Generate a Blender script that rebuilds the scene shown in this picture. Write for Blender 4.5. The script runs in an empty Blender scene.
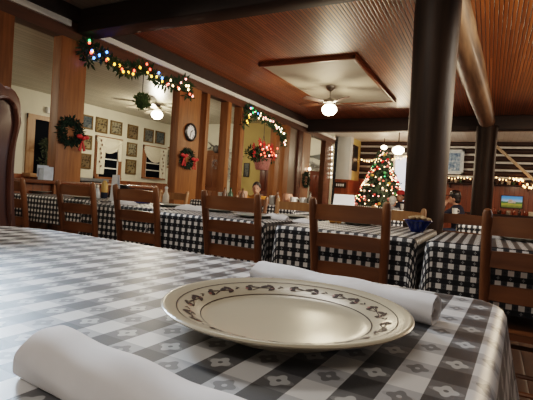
import bpy, bmesh, math, random
import numpy as np
from mathutils import Vector, Matrix
random.seed(7)
PI = math.pi
sc = bpy.context.scene
col = sc.collection

# ------------------------------------------------------------------ camera
F = 434.1
YAW, PIT, ROL = [math.radians(a) for a in (27.156, -1.073, 3.638)]
EYE = np.array([0, 0, .925])
def _cam_axes():
    cy, sy = math.cos(YAW), math.sin(YAW)
    A = np.array([[sy, -cy, 0], [0, 0, -1], [cy, sy, 0]])
    c, s = math.cos(PIT), math.sin(PIT); P = np.array([[1, 0, 0], [0, c, s], [0, -s, c]])
    c, s = math.cos(ROL), math.sin(ROL); Q = np.array([[c, -s, 0], [s, c, 0], [0, 0, 1]])
    m = Q @ P @ A
    return np.stack([-m[:, 1], m[:, 0], m[:, 2]], 1)
AX = _cam_axes()
def ray(x, y): return AX.T @ np.array([(x-266.5)/F, (y-200)/F, 1])
def onx(x, y, X): r = ray(x, y); return Vector(EYE + r*(X/r[0]))       # survey helpers: sight line met with a plane
def ony(x, y, Y): r = ray(x, y); return Vector(EYE + r*(Y/r[1]))
def onz(x, y, Z): r = ray(x, y); return Vector(EYE + r*((Z-EYE[2])/r[2]))
cd = bpy.data.cameras.new('camera'); cam = bpy.data.objects.new('camera', cd); col.objects.link(cam)
cam.matrix_world = Matrix((( AX[0][0], -AX[1][0], -AX[2][0], EYE[0]),
                           ( AX[0][1], -AX[1][1], -AX[2][1], EYE[1]),
                           ( AX[0][2], -AX[1][2], -AX[2][2], EYE[2]), (0, 0, 0, 1)))
cd.sensor_width = 36; cd.lens = F/533*36; cd.clip_start = .02
sc.camera = cam

# ------------------------------------------------------------------ materials
MATS = {}
class NT:
    def __init__(s, name):
        s.m = bpy.data.materials.new(name); s.m.use_nodes = True
        s.t = s.m.node_tree; s.b = s.t.nodes['Principled BSDF']; MATS[name] = s.m
    def n(s, typ, **kw):
        nd = s.t.nodes.new(typ)
        for k, v in kw.items(): setattr(nd, k, v)
        return nd
    def l(s, a, b): s.t.links.new(a, b)
    def math(s, op, a, b=None, c=None):
        nd = s.n('ShaderNodeMath', operation=op)
        for i, v in enumerate((a, b, c)):
            if v is None: continue
            if isinstance(v, (int, float)): nd.inputs[i].default_value = v
            else: s.l(v, nd.inputs[i])
        return nd.outputs[0]
    def mix(s, fac, a, b):
        nd = s.n('ShaderNodeMix', data_type='RGBA')
        for i, v in ((0, fac), (6, a), (7, b)):
            if isinstance(v, (int, float)): nd.inputs[i].default_value = v
            elif isinstance(v, tuple): nd.inputs[i].default_value = (*v, 1)
            else: s.l(v, nd.inputs[i])
        return nd.outputs[2]
    def co(s, kind='Object', scale=(1, 1, 1), rot=(0, 0, 0)):
        tc = s.n('ShaderNodeTexCoord'); mp = s.n('ShaderNodeMapping')
        mp.inputs['Scale'].default_value = scale; mp.inputs['Rotation'].default_value = rot
        s.l(tc.outputs[kind], mp.inputs['Vector']); return mp.outputs[0]
    def noise(s, vec, scale=5, detail=3, rough=.5):
        nd = s.n('ShaderNodeTexNoise'); s.l(vec, nd.inputs['Vector'])
        nd.inputs['Scale'].default_value = scale; nd.inputs['Detail'].default_value = detail; nd.inputs['Roughness'].default_value = rough
        return nd.outputs['Fac']
    def ramp(s, fac, stops):
        nd = s.n('ShaderNodeValToRGB'); e = nd.color_ramp.elements
        while len(e) < len(stops): e.new(.5)
        for i, (p, c) in enumerate(stops): e[i].position = p; e[i].color = (*c, 1)
        s.l(fac, nd.inputs[0]); return nd.outputs[0]
    def bump(s, h, strength=.3, dist=.01):
        nd = s.n('ShaderNodeBump'); nd.inputs['Strength'].default_value = strength; nd.inputs['Distance'].default_value = dist
        s.l(h, nd.inputs['Height']); s.l(nd.outputs[0], s.b.inputs['Normal'])
    def set(s, color=None, rough=.5, metal=0, spec=.5, **kw):
        if color is not None:
            if isinstance(color, tuple): s.b.inputs['Base Color'].default_value = (*color, 1)
            else: s.l(color, s.b.inputs['Base Color'])
        s.b.inputs['Roughness'].default_value = rough; s.b.inputs['Metallic'].default_value = metal
        s.b.inputs['Specular IOR Level'].default_value = spec
        for k, v in kw.items(): s.b.inputs[k].default_value = v
        return s.m

def plain(name, c, rough=.5, var=.12, scale=20, **kw):
    t = NT(name); nz = t.noise(t.co(), scale, 3)
    t.set(t.ramp(nz, [(.3, tuple(x*(1-var) for x in c)), (.7, tuple(min(1, x*(1+var)) for x in c))]), rough, **kw); return t.m
def glow(name, c, strength):
    t = NT(name); t.set(c, .4); t.b.inputs['Emission Color'].default_value = (*c, 1); t.b.inputs['Emission Strength'].default_value = strength; return t.m
def wood(name, c1, c2, axis='z', rough=.35, scale=1.0, coat=.0, grain=14):
    t = NT(name); sx = {'x': (.08, 1, 1), 'y': (1, .08, 1), 'z': (1, 1, .08)}[axis]
    v = t.co(scale=sx); a = t.noise(v, grain*scale*1.5, 5, .6); b = t.noise(v, 4*scale, 2)
    f = t.math('ADD', t.math('MULTIPLY', a, .6), t.math('MULTIPLY', b, .4))
    t.set(t.ramp(f, [(.34, c1), (.66, c2)]), rough); t.b.inputs['Coat Weight'].default_value = coat; t.b.inputs['Coat Roughness'].default_value = .15
    t.bump(a, .12, .004); return t.m
def boards(name, c1, c2, pitch, across='x', along='y', rough=.3, groove=.12, gcol=.35, coat=0., bumpd=.004, bs=.6):
    """tongue and groove boards: grooves every `pitch` metres"""
    t = NT(name); tc = t.n('ShaderNodeTexCoord'); sp = t.n('ShaderNodeSeparateXYZ'); t.l(tc.outputs['Object'], sp.inputs[0])
    o = {'x': sp.outputs[0], 'y': sp.outputs[1], 'z': sp.outputs[2]}
    u = t.math('DIVIDE', o[across], pitch); fl = t.math('FLOOR', u); fr = t.math('FRACT', u)
    wn = t.n('ShaderNodeTexWhiteNoise', noise_dimensions='2D'); cb = t.n('ShaderNodeCombineXYZ')
    t.l(fl, cb.inputs[0]); t.l(t.math('FLOOR', t.math('ADD', t.math('DIVIDE', o[along], 2.6), t.math('MULTIPLY', t.math('SINE', t.math('MULTIPLY', fl, 12.9)), 3.))), cb.inputs[1]); t.l(cb.outputs[0], wn.inputs[0])
    sc3 = {'x': (.07, 1, 1), 'y': (1, .07, 1), 'z': (1, 1, .07)}[along]
    g = t.noise(t.co(scale=sc3), 26, 4, .6)
    f = t.math('ADD', t.math('MULTIPLY', wn.outputs[0], .6), t.math('MULTIPLY', g, .4))
    base = t.ramp(f, [(.15, c1), (.85, c2)])
    d = t.math('ABSOLUTE', t.math('SUBTRACT', fr, .5))                      # .5 at the groove
    mask = t.math('GREATER_THAN', d, .5-groove/2)
    dk = t.n('ShaderNodeMix', data_type='RGBA', blend_type='MULTIPLY'); t.l(mask, dk.inputs[0]); t.l(base, dk.inputs[6]); dk.inputs[7].default_value = (gcol, gcol, gcol, 1)
    t.set(dk.outputs[2], rough); t.b.inputs['Coat Weight'].default_value = coat; t.b.inputs['Coat Roughness'].default_value = .12
    h = t.math('SUBTRACT', 1., t.math('POWER', t.math('MULTIPLY', d, 2.), 6.)); t.bump(h, bs, bumpd)
    return t.m
def check(name, c, swap, off=(0, 0), rough=.3, c2=None, leafk=1., white=(.8, .8, .79), dark=(.012, .013, .016), coat=0, spec=.5, mid=(.30, .31, .32), mid2=(.06, .062, .07), rad=.27, leafh=.15, fcol=(.64, .64, .63), fdark=None):
    """tavern check cloth: light band (white / dark flower), dark band (white flower / plain dark)"""
    t = NT(name); tc = t.n('ShaderNodeTexCoord'); sp = t.n('ShaderNodeSeparateXYZ'); t.l(tc.outputs['UV'], sp.inputs[0])
    U = t.math('DIVIDE', t.math('ADD', sp.outputs[0], off[0]), c); V = t.math('DIVIDE', t.math('ADD', sp.outputs[1], off[1]), c2 or c)
    if swap: U, V = V, U                                                    # U across the bands, V along them
    def par(x): return t.math('GREATER_THAN', t.math('FRACT', t.math('MULTIPLY', x, .5)), .5)
    a, b = par(U), par(V)
    fx = t.math('SUBTRACT', t.math('FRACT', U), .5); fy = t.math('SUBTRACT', t.math('FRACT', V), .5)
    r = t.math('SQRT', t.math('ADD', t.math('MULTIPLY', fx, fx), t.math('MULTIPLY', fy, fy)))
    th = t.math('ARCTAN2', fy, fx)
    lim = t.math('ADD', rad, t.math('MULTIPLY', t.math('COSINE', t.math('MULTIPLY', th, 4.)), .055))
    disc = t.math('LESS_THAN', r, lim)
    ex = t.math('DIVIDE', fx, .47); ey = t.math('DIVIDE', fy, leafh)
    leaf = t.math('LESS_THAN', t.math('ADD', t.math('MULTIPLY', ex, ex), t.math('MULTIPLY', ey, ey)), 1.)
    eye = t.math('LESS_THAN', r, .075)
    fl = t.math('MULTIPLY', t.math('MAXIMUM', disc, t.math('MULTIPLY', leaf, leafk)), t.math('SUBTRACT', 1., eye))
    light = t.mix(b, white, t.mix(fl, mid, fdark or dark))                            # band of light cells
    darkb = t.mix(b, t.mix(fl, mid2, fcol), dark)       # band of dark cells
    c_ = t.mix(a, light, darkb)
    wv = t.noise(t.co('UV'), 700, 2); t.set(c_, rough, spec=spec); t.b.inputs['Coat Weight'].default_value = coat; t.b.inputs['Coat Roughness'].default_value = .2
    wr = t.noise(t.co('UV'), 9, 3); t.bump(t.math('ADD', t.math('MULTIPLY', wv, .15), wr), .25, .004); return t.m

chairwood = wood('chair_wood', (.13, .048, .014), (.25, .100, .033), 'z', .4, coat=.1)
chairwood_x = wood('chair_rail_wood', (.13, .046, .013), (.23, .092, .030), 'x', .4, coat=.1)
palechair = wood('pale_chair_wood', (.30, .145, .055), (.44, .23, .095), 'z', .4)
darkred = wood('mahogany', (.055, .017, .008), (.12, .038, .016), 'z', .38, coat=.1)
postwood = wood('post_wood', (.145, .053, .012), (.29, .115, .030), 'z', .5, grain=22)
postpale = wood('post_pale_wood', (.22, .11, .06), (.34, .19, .11), 'z', .4)
headwood = wood('header_wood', (.05, .018, .008), (.11, .04, .016), 'y', .4)
beamdark = wood('beam_dark', (.014, .007, .005), (.036, .016, .010), 'x', .6)
logdark = wood('log_dark', (.009, .005, .003), (.046, .025, .013), 'z', .5, grain=10); MATS['log_dark'].node_tree.nodes['Principled BSDF'].inputs['Specular IOR Level'].default_value = .22
logbeam = wood('log_beam_wood', (.02, .012, .008), (.30, .17, .09), 'y', .45, coat=.05, grain=7)
ceilwood = boards('ceiling_boards', (.25, .080, .019), (.46, .155, .040), .042, 'x', 'y', .34, .26, .12, coat=0, bs=.8, bumpd=.005)
ceilwhite = boards('ceiling_white', (.40, .37, .31), (.47, .44, .37), .10, 'x', 'y', .45, .07, .6, bumpd=.002)
ceilleft = boards('ceiling_left', (.38, .355, .285), (.47, .43, .35), .11, 'x', 'y', .35, .10, .42, bumpd=.002)
ceilfar = boards('ceiling_far', (.60, .57, .54), (.68, .65, .62), .12, 'x', 'y', .4, .05, .7, bumpd=.002)
panelwood = boards('panel_boards', (.13, .045, .016), (.24, .085, .03), .11, 'y', 'z', .35, .08, .35, coat=.2)
panelred = boards('panel_red', (.15, .040, .015), (.25, .070, .024), .13, 'x', 'z', .35, .07, .35, coat=.2)
floorwood = boards('floor_boards', (.05, .026, .014), (.09, .045, .025), .12, 'x', 'y', .35, .05, .4)
cream = plain('plaster_cream', (.62, .60, .50), .7, .04, 3)
white = plain('white_paint', (.72, .72, .70), .5, .03, 8)
greywall = plain('plaster_grey', (.50, .52, .52), .7, .04, 3)
yellow = plain('plaster_yellow', (.46, .34, .12), .7, .06, 3)
black = plain('black_satin', (.012, .012, .012), .35)
blackpl = plain('black_fabric', (.02, .02, .022), .7)
darkglass = NT('window_night').set((.004, .005, .008), .7, spec=.03)
green = plain('fir_green', (.012, .045, .014), .7, .5, 30)
green2 = plain('fir_dark', (.008, .028, .012), .7, .5, 30)
moss = plain('moss_green', (.05, .085, .02), .8, .4, 40)
red = plain('red_ribbon', (.45, .02, .02), .5)
pink = plain('pink_pot', (.42, .17, .15), .6, .35, 60)
metal = plain('brushed_metal', (.35, .32, .28), .3, metal=1)
bronze = plain('bronze', (.06, .035, .02), .35, metal=.8)
goldf = plain('gold_frame', (.16, .10, .035), .4, metal=.3)
cloth_w = plain('napkin_white', (.71, .685, .685), .8, .02, 60)
paper = plain('paper_white', (.80, .82, .86), .6, .02)
glassy = NT('clear_glass').set((.9, .95, .95), .05); MATS['clear_glass'].node_tree.nodes['Principled BSDF'].inputs['Transmission Weight'].default_value = .9
bluemat = plain('blue_glaze', (.008, .022, .14), .25)
bluecl = plain('blue_cloth', (.012, .03, .16), .8)
stone = plain('stoneware', (.44, .375, .275), .25, .04, 6, spec=.45)
brownglaze = plain('brown_glaze', (.030, .014, .010), .5, .3, 200, spec=.2)
pinkglaze = plain('rose_glaze', (.25, .08, .06), .3)
greyplate = plain('grey_plate', (.33, .34, .30), .3)
creamplate = plain('cream_plate', (.60, .56, .47), .25)
amber = plain('amber_sauce', (.55, .25, .03), .35)
skin = plain('skin', (.48, .25, .17), .55)
hairdark = plain('dark_hair', (.015, .010, .008), .6)
hairgrey = plain('grey_hair', (.50, .48, .46), .7)
navy = plain('navy_cloth', (.012, .016, .035), .8)
orange = plain('orange_cloth', (.55, .23, .03), .8)
greyclo = plain('grey_cloth', (.22, .22, .24), .8)
denim = plain('denim', (.03, .045, .09), .8)
far_check = check('check_cloth', .0228, True, (0, 0), .5, spec=.3, mid=(.06, .06, .065), mid2=(.022, .022, .026), white=(.74, .70, .66), fcol=(.30, .30, .30), rad=.2, leafh=.1, leafk=.3)

# ------------------------------------------------------------------ mesh helpers
class MB:
    def __init__(s): s.bm = bmesh.new(); s.mi = 0
    def _xf(s, vs, M):
        if M is not None:
            for v in vs: v.co = M @ v.co
    def face(s, vs):
        try:
            f = s.bm.faces.new(vs); f.material_index = s.mi; return f
        except ValueError: return None
    def box(s, lo, hi, M=None, bev=0):
        x0, y0, z0 = lo; x1, y1, z1 = hi
        P = [(x0,y0,z0),(x1,y0,z0),(x1,y1,z0),(x0,y1,z0),(x0,y0,z1),(x1,y0,z1),(x1,y1,z1),(x0,y1,z1)]
        vs = [s.bm.verts.new(p) for p in P]
        fs = [s.face([vs[i] for i in q]) for q in ((3,2,1,0),(4,5,6,7),(0,1,5,4),(1,2,6,5),(2,3,7,6),(3,0,4,7))]
        if bev:
            es = list({e for f in fs for e in f.edges})
            r = bmesh.ops.bevel(s.bm, geom=es, offset=bev, segments=2, profile=.5, affect='EDGES')
            for f in r['faces']: f.material_index = s.mi
            vs = list({v for f in fs if f.is_valid for v in f.verts} | {v for f in r['faces'] for v in f.verts})
        s._xf(vs, M); return s
    def lathe(s, prof, n=24, M=None, cap=True):
        """prof: list of (r, z) bottom to top"""
        rings = []
        for r, z in prof:
            rings.append([s.bm.verts.new((r*math.cos(2*PI*i/n), r*math.sin(2*PI*i/n), z)) for i in range(n)] if r > 1e-6 else [s.bm.verts.new((0, 0, z))])
        for a, b in zip(rings, rings[1:]):
            for i in range(n):
                j = (i+1) % n
                if len(a) == 1 and len(b) == 1: continue
                if len(a) == 1: s.face([a[0], b[j], b[i]])
                elif len(b) == 1: s.face([a[i], a[j], b[0]])
                else: s.face([a[i], a[j], b[j], b[i]])
        if cap:
            if len(rings[0]) > 1: s.face(rings[0][::-1])
            if len(rings[-1]) > 1: s.face(rings[-1])
        s._xf([v for r in rings for v in r], M); return s
    def tube(s, pts, rad, n=8, cap=True, flat=1.0):
        pts = [Vector(p) for p in pts]
        if not hasattr(rad, '__len__'): rad = [rad]*len(pts)
        rings = []; up = Vector((0, 0, 1))
        for i, p in enumerate(pts):
            d = (pts[min(i+1, len(pts)-1)] - pts[max(i-1, 0)]).normalized()
            a = up if abs(d.z) < .9 else Vector((1, 0, 0))
            x = d.cross(a).normalized(); y = x.cross(d)
            rings.append([s.bm.verts.new(p + (x*math.cos(2*PI*k/n) + y*math.sin(2*PI*k/n)*flat)*rad[i]) for k in range(n)])
        for a, b in zip(rings, rings[1:]):
            for k in range(n): s.face([a[k], b[k], b[(k+1) % n], a[(k+1) % n]])
        if cap: s.face(rings[0]); s.face(rings[-1][::-1])
        return s
    def ball(s, c, r, n=10, sx=1, sy=1, sz=1, M=None):
        prof = [(math.sin(PI*i/n)*r, -math.cos(PI*i/n)*r) for i in range(n+1)]; prof[0] = (0, -r); prof[-1] = (0, r)
        T = Matrix.Translation(Vector(c)) @ Matrix.Diagonal((sx, sy, sz, 1))
        return s.lathe(prof, max(8, n+2), (M @ T) if M is not None else T)
    def prism(s, pts, d, M=None):
        """polygon in xz, extruded d along y"""
        a = [s.bm.verts.new((x, 0, z)) for x, z in pts]; b = [s.bm.verts.new((x, d, z)) for x, z in pts]
        s.face(a); s.face(b[::-1]); n = len(pts)
        for i in range(n): s.face([a[i], b[i], b[(i+1) % n], a[(i+1) % n]])
        s._xf(a+b, M); return s
    def build(s, name, mat, parent=None, smooth=True, loc=None, rot=None, ang=40):
        me = bpy.data.meshes.new(name)
        bmesh.ops.recalc_face_normals(s.bm, faces=s.bm.faces[:])
        s.bm.to_mesh(me); s.bm.free()
        for m in (mat if isinstance(mat, (list, tuple)) else [mat]): me.materials.append(m)
        if smooth:
            me.shade_smooth(); me.set_sharp_from_angle(angle=math.radians(ang))
        o = bpy.data.objects.new(name, me); col.objects.link(o)
        if parent is not None: o.parent = parent
        if loc is not None: o.location = loc
        if rot is not None: o.rotation_euler = rot
        return o
def tag(o, label, cat, group=None):
    o['label'] = label; o['category'] = cat
    if group: o['group'] = group
    return o
def thing(name, label, cat, loc=(0, 0, 0), rz=0, group=None):
    o = bpy.data.objects.new(name, None); col.objects.link(o); o.location = loc; o.rotation_euler = (0, 0, rz); o.empty_display_size = .1
    return tag(o, label, cat, group)
def struct(name, mb, mat, **kw):
    o = mb.build(name, mat, **kw); o['kind'] = 'structure'; return o
def dup(root, loc, rz=0, label=None, scale=None):
    r = root.copy(); col.objects.link(r); r.location = loc; r.rotation_euler = (0, 0, rz)
    if label: r['label'] = label
    if scale: r.scale = scale
    for ch in list(root.children):
        c = ch.copy(); col.objects.link(c); c.parent = r
        for g in list(ch.children):
            d = g.copy(); col.objects.link(d); d.parent = c
    return r
T_, R_ = Matrix.Translation, Matrix.Rotation

# ------------------------------------------------------------------ the room
XP, S = -4.44, 1.25                      # partition face; XW = outer wall of the side room
XW, YE, YB, ZC, ZL = -9.06, 10.70, 15.25, 2.92, 2.83
XR, YN = 4.6, -3.2
YC0, YC1 = 3.49, 3.74                     # near cross beam
YD0, YD1 = 10.75, 11.02                   # far cross beam
ZH0, ZH1 = 2.555, 2.76                    # partition header
struct('floor', MB().box((XW-.1, YN, -.1), (XR, YB+.1, 0)), floorwood)
struct('ceiling', MB().box((XP, YC1-.1, ZC), (XR, YD0+.1, ZC+.08)), ceilwood)
struct('ceiling_front', MB().box((XP, YN, ZC), (XR, YC1-.1, ZC+.08)), ceilwhite)
struct('ceiling_back', MB().box((-6.6, YD0+.1, ZC), (XR, YB, ZC+.08)), ceilfar)
struct('ceiling_side', MB().box((XW, YN, ZL), (XP-.1, YE, ZL+.08)), ceilleft)
struct('wall_left', MB().box((XW-.1, YN, 0), (XW, YE+.1, ZL+.1)), cream)
struct('wall_right', MB().box((XR, YN, 0), (XR+.1, YB, ZC)), panelwood)
struct('wall_front', MB().box((XW, YN-.1, 0), (XR, YN, ZC)), cream)
struct('baseboard_left', MB().box((XW, YN, 0), (XW+.03, YE, .98)), panelwood)
# end wall of the side room: pale plaster then a mustard stretch
xm = ony(241, 150, YE).x
struct('wall_end', MB().box((XW, YE, 0), (xm, YE+.1, ZL+.1)), cream)
struct('wall_mustard', MB().box((xm, YE, 0), (XP-.08, YE+.1, ZL+.1)), yellow)
# wood frame of the partition
struct('trim_header', MB().box((XP-.16, YN, ZH0), (XP, 13.1, ZH1)), headwood)
struct('trim_ceiling_beam', MB().box((XP-.16, YN, ZH1), (XP+.06, YD0, ZC)), beamdark)
def strip(name, y0, y1):
    return struct(name, MB().box((XP+.002, y0, 2.685), (XP+.035, y1, 2.755)), white)
strip('trim_conduit_front', 2.2, 3.40); strip('trim_conduit', YC1+.03, YD0-.03); strip('trim_conduit_back', YD1+.1, 13.1)
struct('trim_half_wall', MB().box((XP-.10, YN, 0), (XP-.04, 4.98, .88)), panelwood)
struct('trim_half_wall_ledge', MB().box((XP-.16, YN, .86), (XP+.05, 4.98, .90), bev=.006), wood('ledge_wood', (.10, .035, .015), (.18, .07, .03), 'y', .25, coat=.4))
def post(name, l, r, m=postwood, d=.14, z0=0.0):
    y0, y1 = onx(*l, XP).y, onx(*r, XP).y
    o = struct(name, MB().box((XP-d, y0, z0), (XP+.012, y1, ZH0), bev=.004), m, ang=25)
    return (y0+y1)/2
post('trim_post_1', (-6, 100), (10, 100))
yp1 = post('trim_post_2', (58, 100), (84, 100), d=.13)
yp2 = post('trim_post_3', (178, 120), (199.5, 120))
post('trim_post_4', (205, 130), (208, 130), d=.16)
post('trim_post_5', (226.5, 130), (230, 130), d=.16)
post('trim_post_6', (240, 130), (244, 130), d=.16)
post('trim_post_7', (275, 150), (279, 150), d=.14)
post('trim_post_8', (284, 150), (289, 150), d=.12)
yp8 = post('trim_post_9', (298, 150), (302, 150), headwood, d=.12)
yp9 = post('trim_post_10', (302.3, 150), (310, 150), postpale, d=.12)
post('trim_post_11', (325, 150), (331.5, 150), headwood, d=.14)
ya, yb = onx(289, 150, XP).y, onx(298, 150, XP).y
struct('trim_panel', MB().box((XP-.08, ya, .9), (XP-.05, yb, ZH0)), plain('grey_brown_panel', (.20, .16, .12), .3, .15, 4))
# cross beams
struct('trim_beam_near', MB().box((XP+.02, YC0, 2.645), (XR, YC1, ZC-.002), bev=.015), beamdark)
struct('trim_beam_far', MB().box((XP+.02, YD0, 2.60), (XR, YD1, ZC-.002), bev=.02), beamdark)

# round log columns and the log beam that rides on them
def log(name, pts, rads, mat, n=20, label=None):
    mb = MB(); P = []; R = []
    for i in range(len(pts)-1):
        a, b = Vector(pts[i]), Vector(pts[i+1])
        for k in range(6):
            t = k/6; P.append(a.lerp(b, t)); R.append((rads[i]*(1-t)+rads[i+1]*t)*(1+random.uniform(-.02, .02)))
    P.append(Vector(pts[-1])); R.append(rads[-1])
    mb.tube(P, R, n)
    for v in mb.bm.verts: v.co += Vector((math.sin(v.co.z*7+v.co.x*9), math.cos(v.co.z*6+v.co.y*5), 0))*.004
    o = struct(name, mb, mat, ang=80); return o
c1 = ony(424, 205, 3.45)
o = log('log_column', [(c1.x, 3.45, 0), (c1.x, 3.45, ZC-.20)], [.138, .168], logdark)
c2 = ony(481.5, 200, 10.6)
log('log_column', [(c2.x, 10.62, 0), (c2.x+.01, 10.62, 2.66)], [.21, .215], logdark)
bp = [onz(450, 0, 2.80), onz(471, 68, 2.80), onz(487, 121, 2.76)]
log('log_beam', [bp[0]+(bp[0]-bp[1])*.8, bp[0], bp[1], bp[2]], [.165, .165, .18, .16], logbeam)

# back room
wx0, wx1 = ony(333, 150, 14.0).x, ony(350.5, 150, 14.0).x
struct('wall_chimney', MB().box((XP-.2, 14.0, 1.50), (wx1, 14.3, ZC)).box((wx1-.02, 14.0, 0), (wx1-.001, 14.02, .01)), greywall)
struct('wall_chimney_side', MB().box((wx1-.12, 14.3, 1.50), (wx1, YB, ZC)), yellow)
struct('baseboard_chimney', MB().box((XP-.2, 13.96, 0), (wx1+.02, 14.3, 1.46)).box((wx1-.1, 14.3, 0), (wx1+.02, YB, 1.46)).box((XP-.2, 13.94, 1.46), (wx1+.04, 14.3, 1.50)).box((wx1-.1, 14.3, 1.46), (wx1+.04, YB, 1.50)), panelred)
mb = MB()
zs = 1.60
struct('wall_back', MB().box((wx1-.1, YB, 0), (XR, YB+.1, zs)), panelred)
struct('wall_back_chinking', MB().box((wx1-.1, YB+.07, zs), (XR, YB+.12, ZC)), white)
mb = MB(); zz = zs+.10
while zz < ZC:
    mb.tube([(wx1-.1, YB+.04, zz), (XR, YB+.04, zz)], .085, 12); zz += .235
struct('wall_back_logs', mb, beamdark)
a, b = ony(496, 146, YB-.25), ony(536, 182, YB-.25)
d = (b-a).normalized(); struct('trim_brace', MB().tube([a-d*.15, b+d*.5], .042, 4), plain('pale_brace', (.55, .44, .32), .5))
# hallway behind the last opening
struct('wall_hall', MB().box((-6.6, 13.6, 0), (XP-.2, 13.7, ZC)).box((-6.6, YE, 0), (-6.5, 13.7, ZC)), cream)

# side room windows
wintrim = wood('window_trim_wood', (.16, .06, .022), (.28, .12, .05), 'z', .4)
def side_window(i, pa, pb, y_in=.11, sash=None):
    a, b = onx(*pa, XW), onx(*pb, XW)
    y0, y1, z1, z0 = a.y, b.y, a.z, b.z
    w = MB().box((XW, y0, z0), (XW+.05, y0+y_in, z1)).box((XW, y1-y_in, z0), (XW+.05, y1, z1)).box((XW, y0, z1-.10), (XW+.055, y1, z1)).box((XW, y0, z0), (XW+.07, y1, z0+.05))
    o = struct('window_%d' % i, w, sash or wintrim)
    MB().box((XW+.004, y0+y_in, z0+.05), (XW+.012, y1-y_in, z1-.1)).build('pane', darkglass, o)
    s = MB(); ym = (y0+y1)/2; h = z1-.1-(z0+.05)
    for q in (() if sash else (.25, .5, .75)): s.box((XW+.012, y0+y_in, z0+.05+h*q-.016), (XW+.03, y1-y_in, z0+.05+h*q+.016))
    s.box((XW+.012, y0+y_in, z0+.05), (XW+.03, y0+y_in+.03, z1-.1)); s.box((XW+.012, y1-y_in-.03, z0+.05), (XW+.03, y1-y_in, z1-.1))
    s.build('sash', sash or white, o)
    return y0, y1, z0, z1
curt = plain('curtain_cream', (.70, .66, .55), .8, .05, 30)
motif = plain('curtain_motif', (.12, .06, .04), .8)
def curtain(label, y0, y1, z0, z1, side):
    t = thing('curtain', label, 'curtain', (XW+.06, 0, 0))
    mb = MB(); n = 20                                                       # swag: draped valance
    for pas in (0,):
        rows = []
        for i in range(n+1):
            u = i/n; y = y0+(y1-y0)*u
            dep = .10 + (.30*math.sin(PI*min(1, u*1.05))**.8 if side == 0 else .36*math.sin(PI*u)**.7)
            rows.append([mb.bm.verts.new((.015+.02*math.sin(k*1.7+u*3), y, z1-.03-dep*k/6)) for k in range(7)])
        for A, B in zip(rows, rows[1:]):
            for k in range(6): mb.face([A[k], B[k], B[k+1], A[k+1]])
    mb.build('valance', curt, t)
    def tail(ya, yb, zb):
        mb = MB(); rows = []
        for i in range(9):
            u = i/8; rows.append([mb.bm.verts.new((.012+.018*math.sin(u*14), ya+(yb-ya)*u*(1-.15*k/8), z1-.05-(z1-.05-zb)*k/8)) for k in range(9)])
        for A, B in zip(rows, rows[1:]):
            for k in range(8): mb.face([A[k], B[k], B[k+1], A[k+1]])
        p = mb.build('tail', curt, t); return p
    w = y1-y0
    if side <= 0: tail(y0+.03, y0+w*.33, z0+.12)
    if side >= 0: tail(y1-w*.02 if side else y1-.03, y1-w*(.36 if side else .22), z0+(.04 if side else .5))
    for k in range(7):
        yy = (y0+w*.14 if side <= 0 else y1-w*.18)+.03*math.sin(k*2.2); MB().ball((0, 0, 0), .03, 6, .3, .8, 1.2).build('leaf_motif', motif, t, loc=(.04, yy, z1-.12-k*.11), rot=(.7*math.sin(k*3), 0, 0))
q = side_window(1, (95.3, 135), (119.4, 180)); curtain('cream swag curtain with leaf motifs on the dark window nearer the big post', *q, 0)
q = side_window(2, (143, 144.5), (163.3, 180)); curtain('cream swag curtain gathered to the right on the window near the room corner', *q, 1)
goldtrim = wood('window_gold_wood', (.24, .12, .045), (.38, .21, .09), 'z', .45)
q0 = side_window(3, (27, 113), (53, 177), .16, goldtrim)

# framed pictures of the side room
def picmat(name, bg, ink, acc):
    t = NT(name); v = t.co('Generated'); n1 = t.noise(v, 4.5, 4, .6); n2 = t.noise(v, 2.2, 1)
    c = t.mix(t.math('GREATER_THAN', n1, .53), bg, ink); c = t.mix(t.math('MULTIPLY', t.math('GREATER_THAN', n2, .6), .6), c, acc); t.set(c, .3); return t.m
pm = [picmat('print_%d' % i, *[tuple(x*.72 for x in q_) for q_ in c]) for i, c in enumerate([((.10, .13, .15), (.04, .07, .10), (.3, .3, .28)), ((.30, .24, .13), (.07, .05, .03), (.45, .38, .25)), ((.34, .31, .22), (.08, .07, .05), (.2, .16, .1)),
      ((.20, .15, .09), (.06, .04, .02), (.34, .25, .15)), ((.13, .14, .13), (.04, .05, .06), (.3, .3, .28))])]
matb = plain('mat_board', (.50, .45, .35), .7)
def picture(label, P0, P1, normal, art, fr=goldf, mat=None, fw=.035, group='framed pictures in the side room', name='picture_frame', cat='picture'):
    """framed picture hung flat on a wall whose face looks along `normal` ('x' or '-y')"""
    a, b = Vector(P0), Vector(P1)
    w = abs(b.y-a.y) if normal == 'x' else abs(b.x-a.x); h = abs(a.z-b.z)
    c = (a+b)/2; rz = PI/2 if normal == 'x' else 0
    t = thing(name, label, cat, c, rz, group)
    mb = MB()
    for lo, hi in (((-w/2, -.03, h/2-fw), (w/2, 0, h/2)), ((-w/2, -.03, -h/2), (w/2, 0, -h/2+fw)), ((-w/2, -.03, -h/2), (-w/2+fw, 0, h/2)), ((w/2-fw, -.03, -h/2), (w/2, 0, h/2))): mb.box(lo, hi)
    mb.build('frame', fr, t)
    i = fw
    if mat:
        MB().box((-w/2+fw, -.012, -h/2+fw), (w/2-fw, -.004, h/2-fw)).build('mat_board', mat, t); i = fw+.05
    MB().box((-w/2+i, -.016, -h/2+i), (w/2-i, -.013, h/2-i)).build('print', art, t)
    return t
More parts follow.
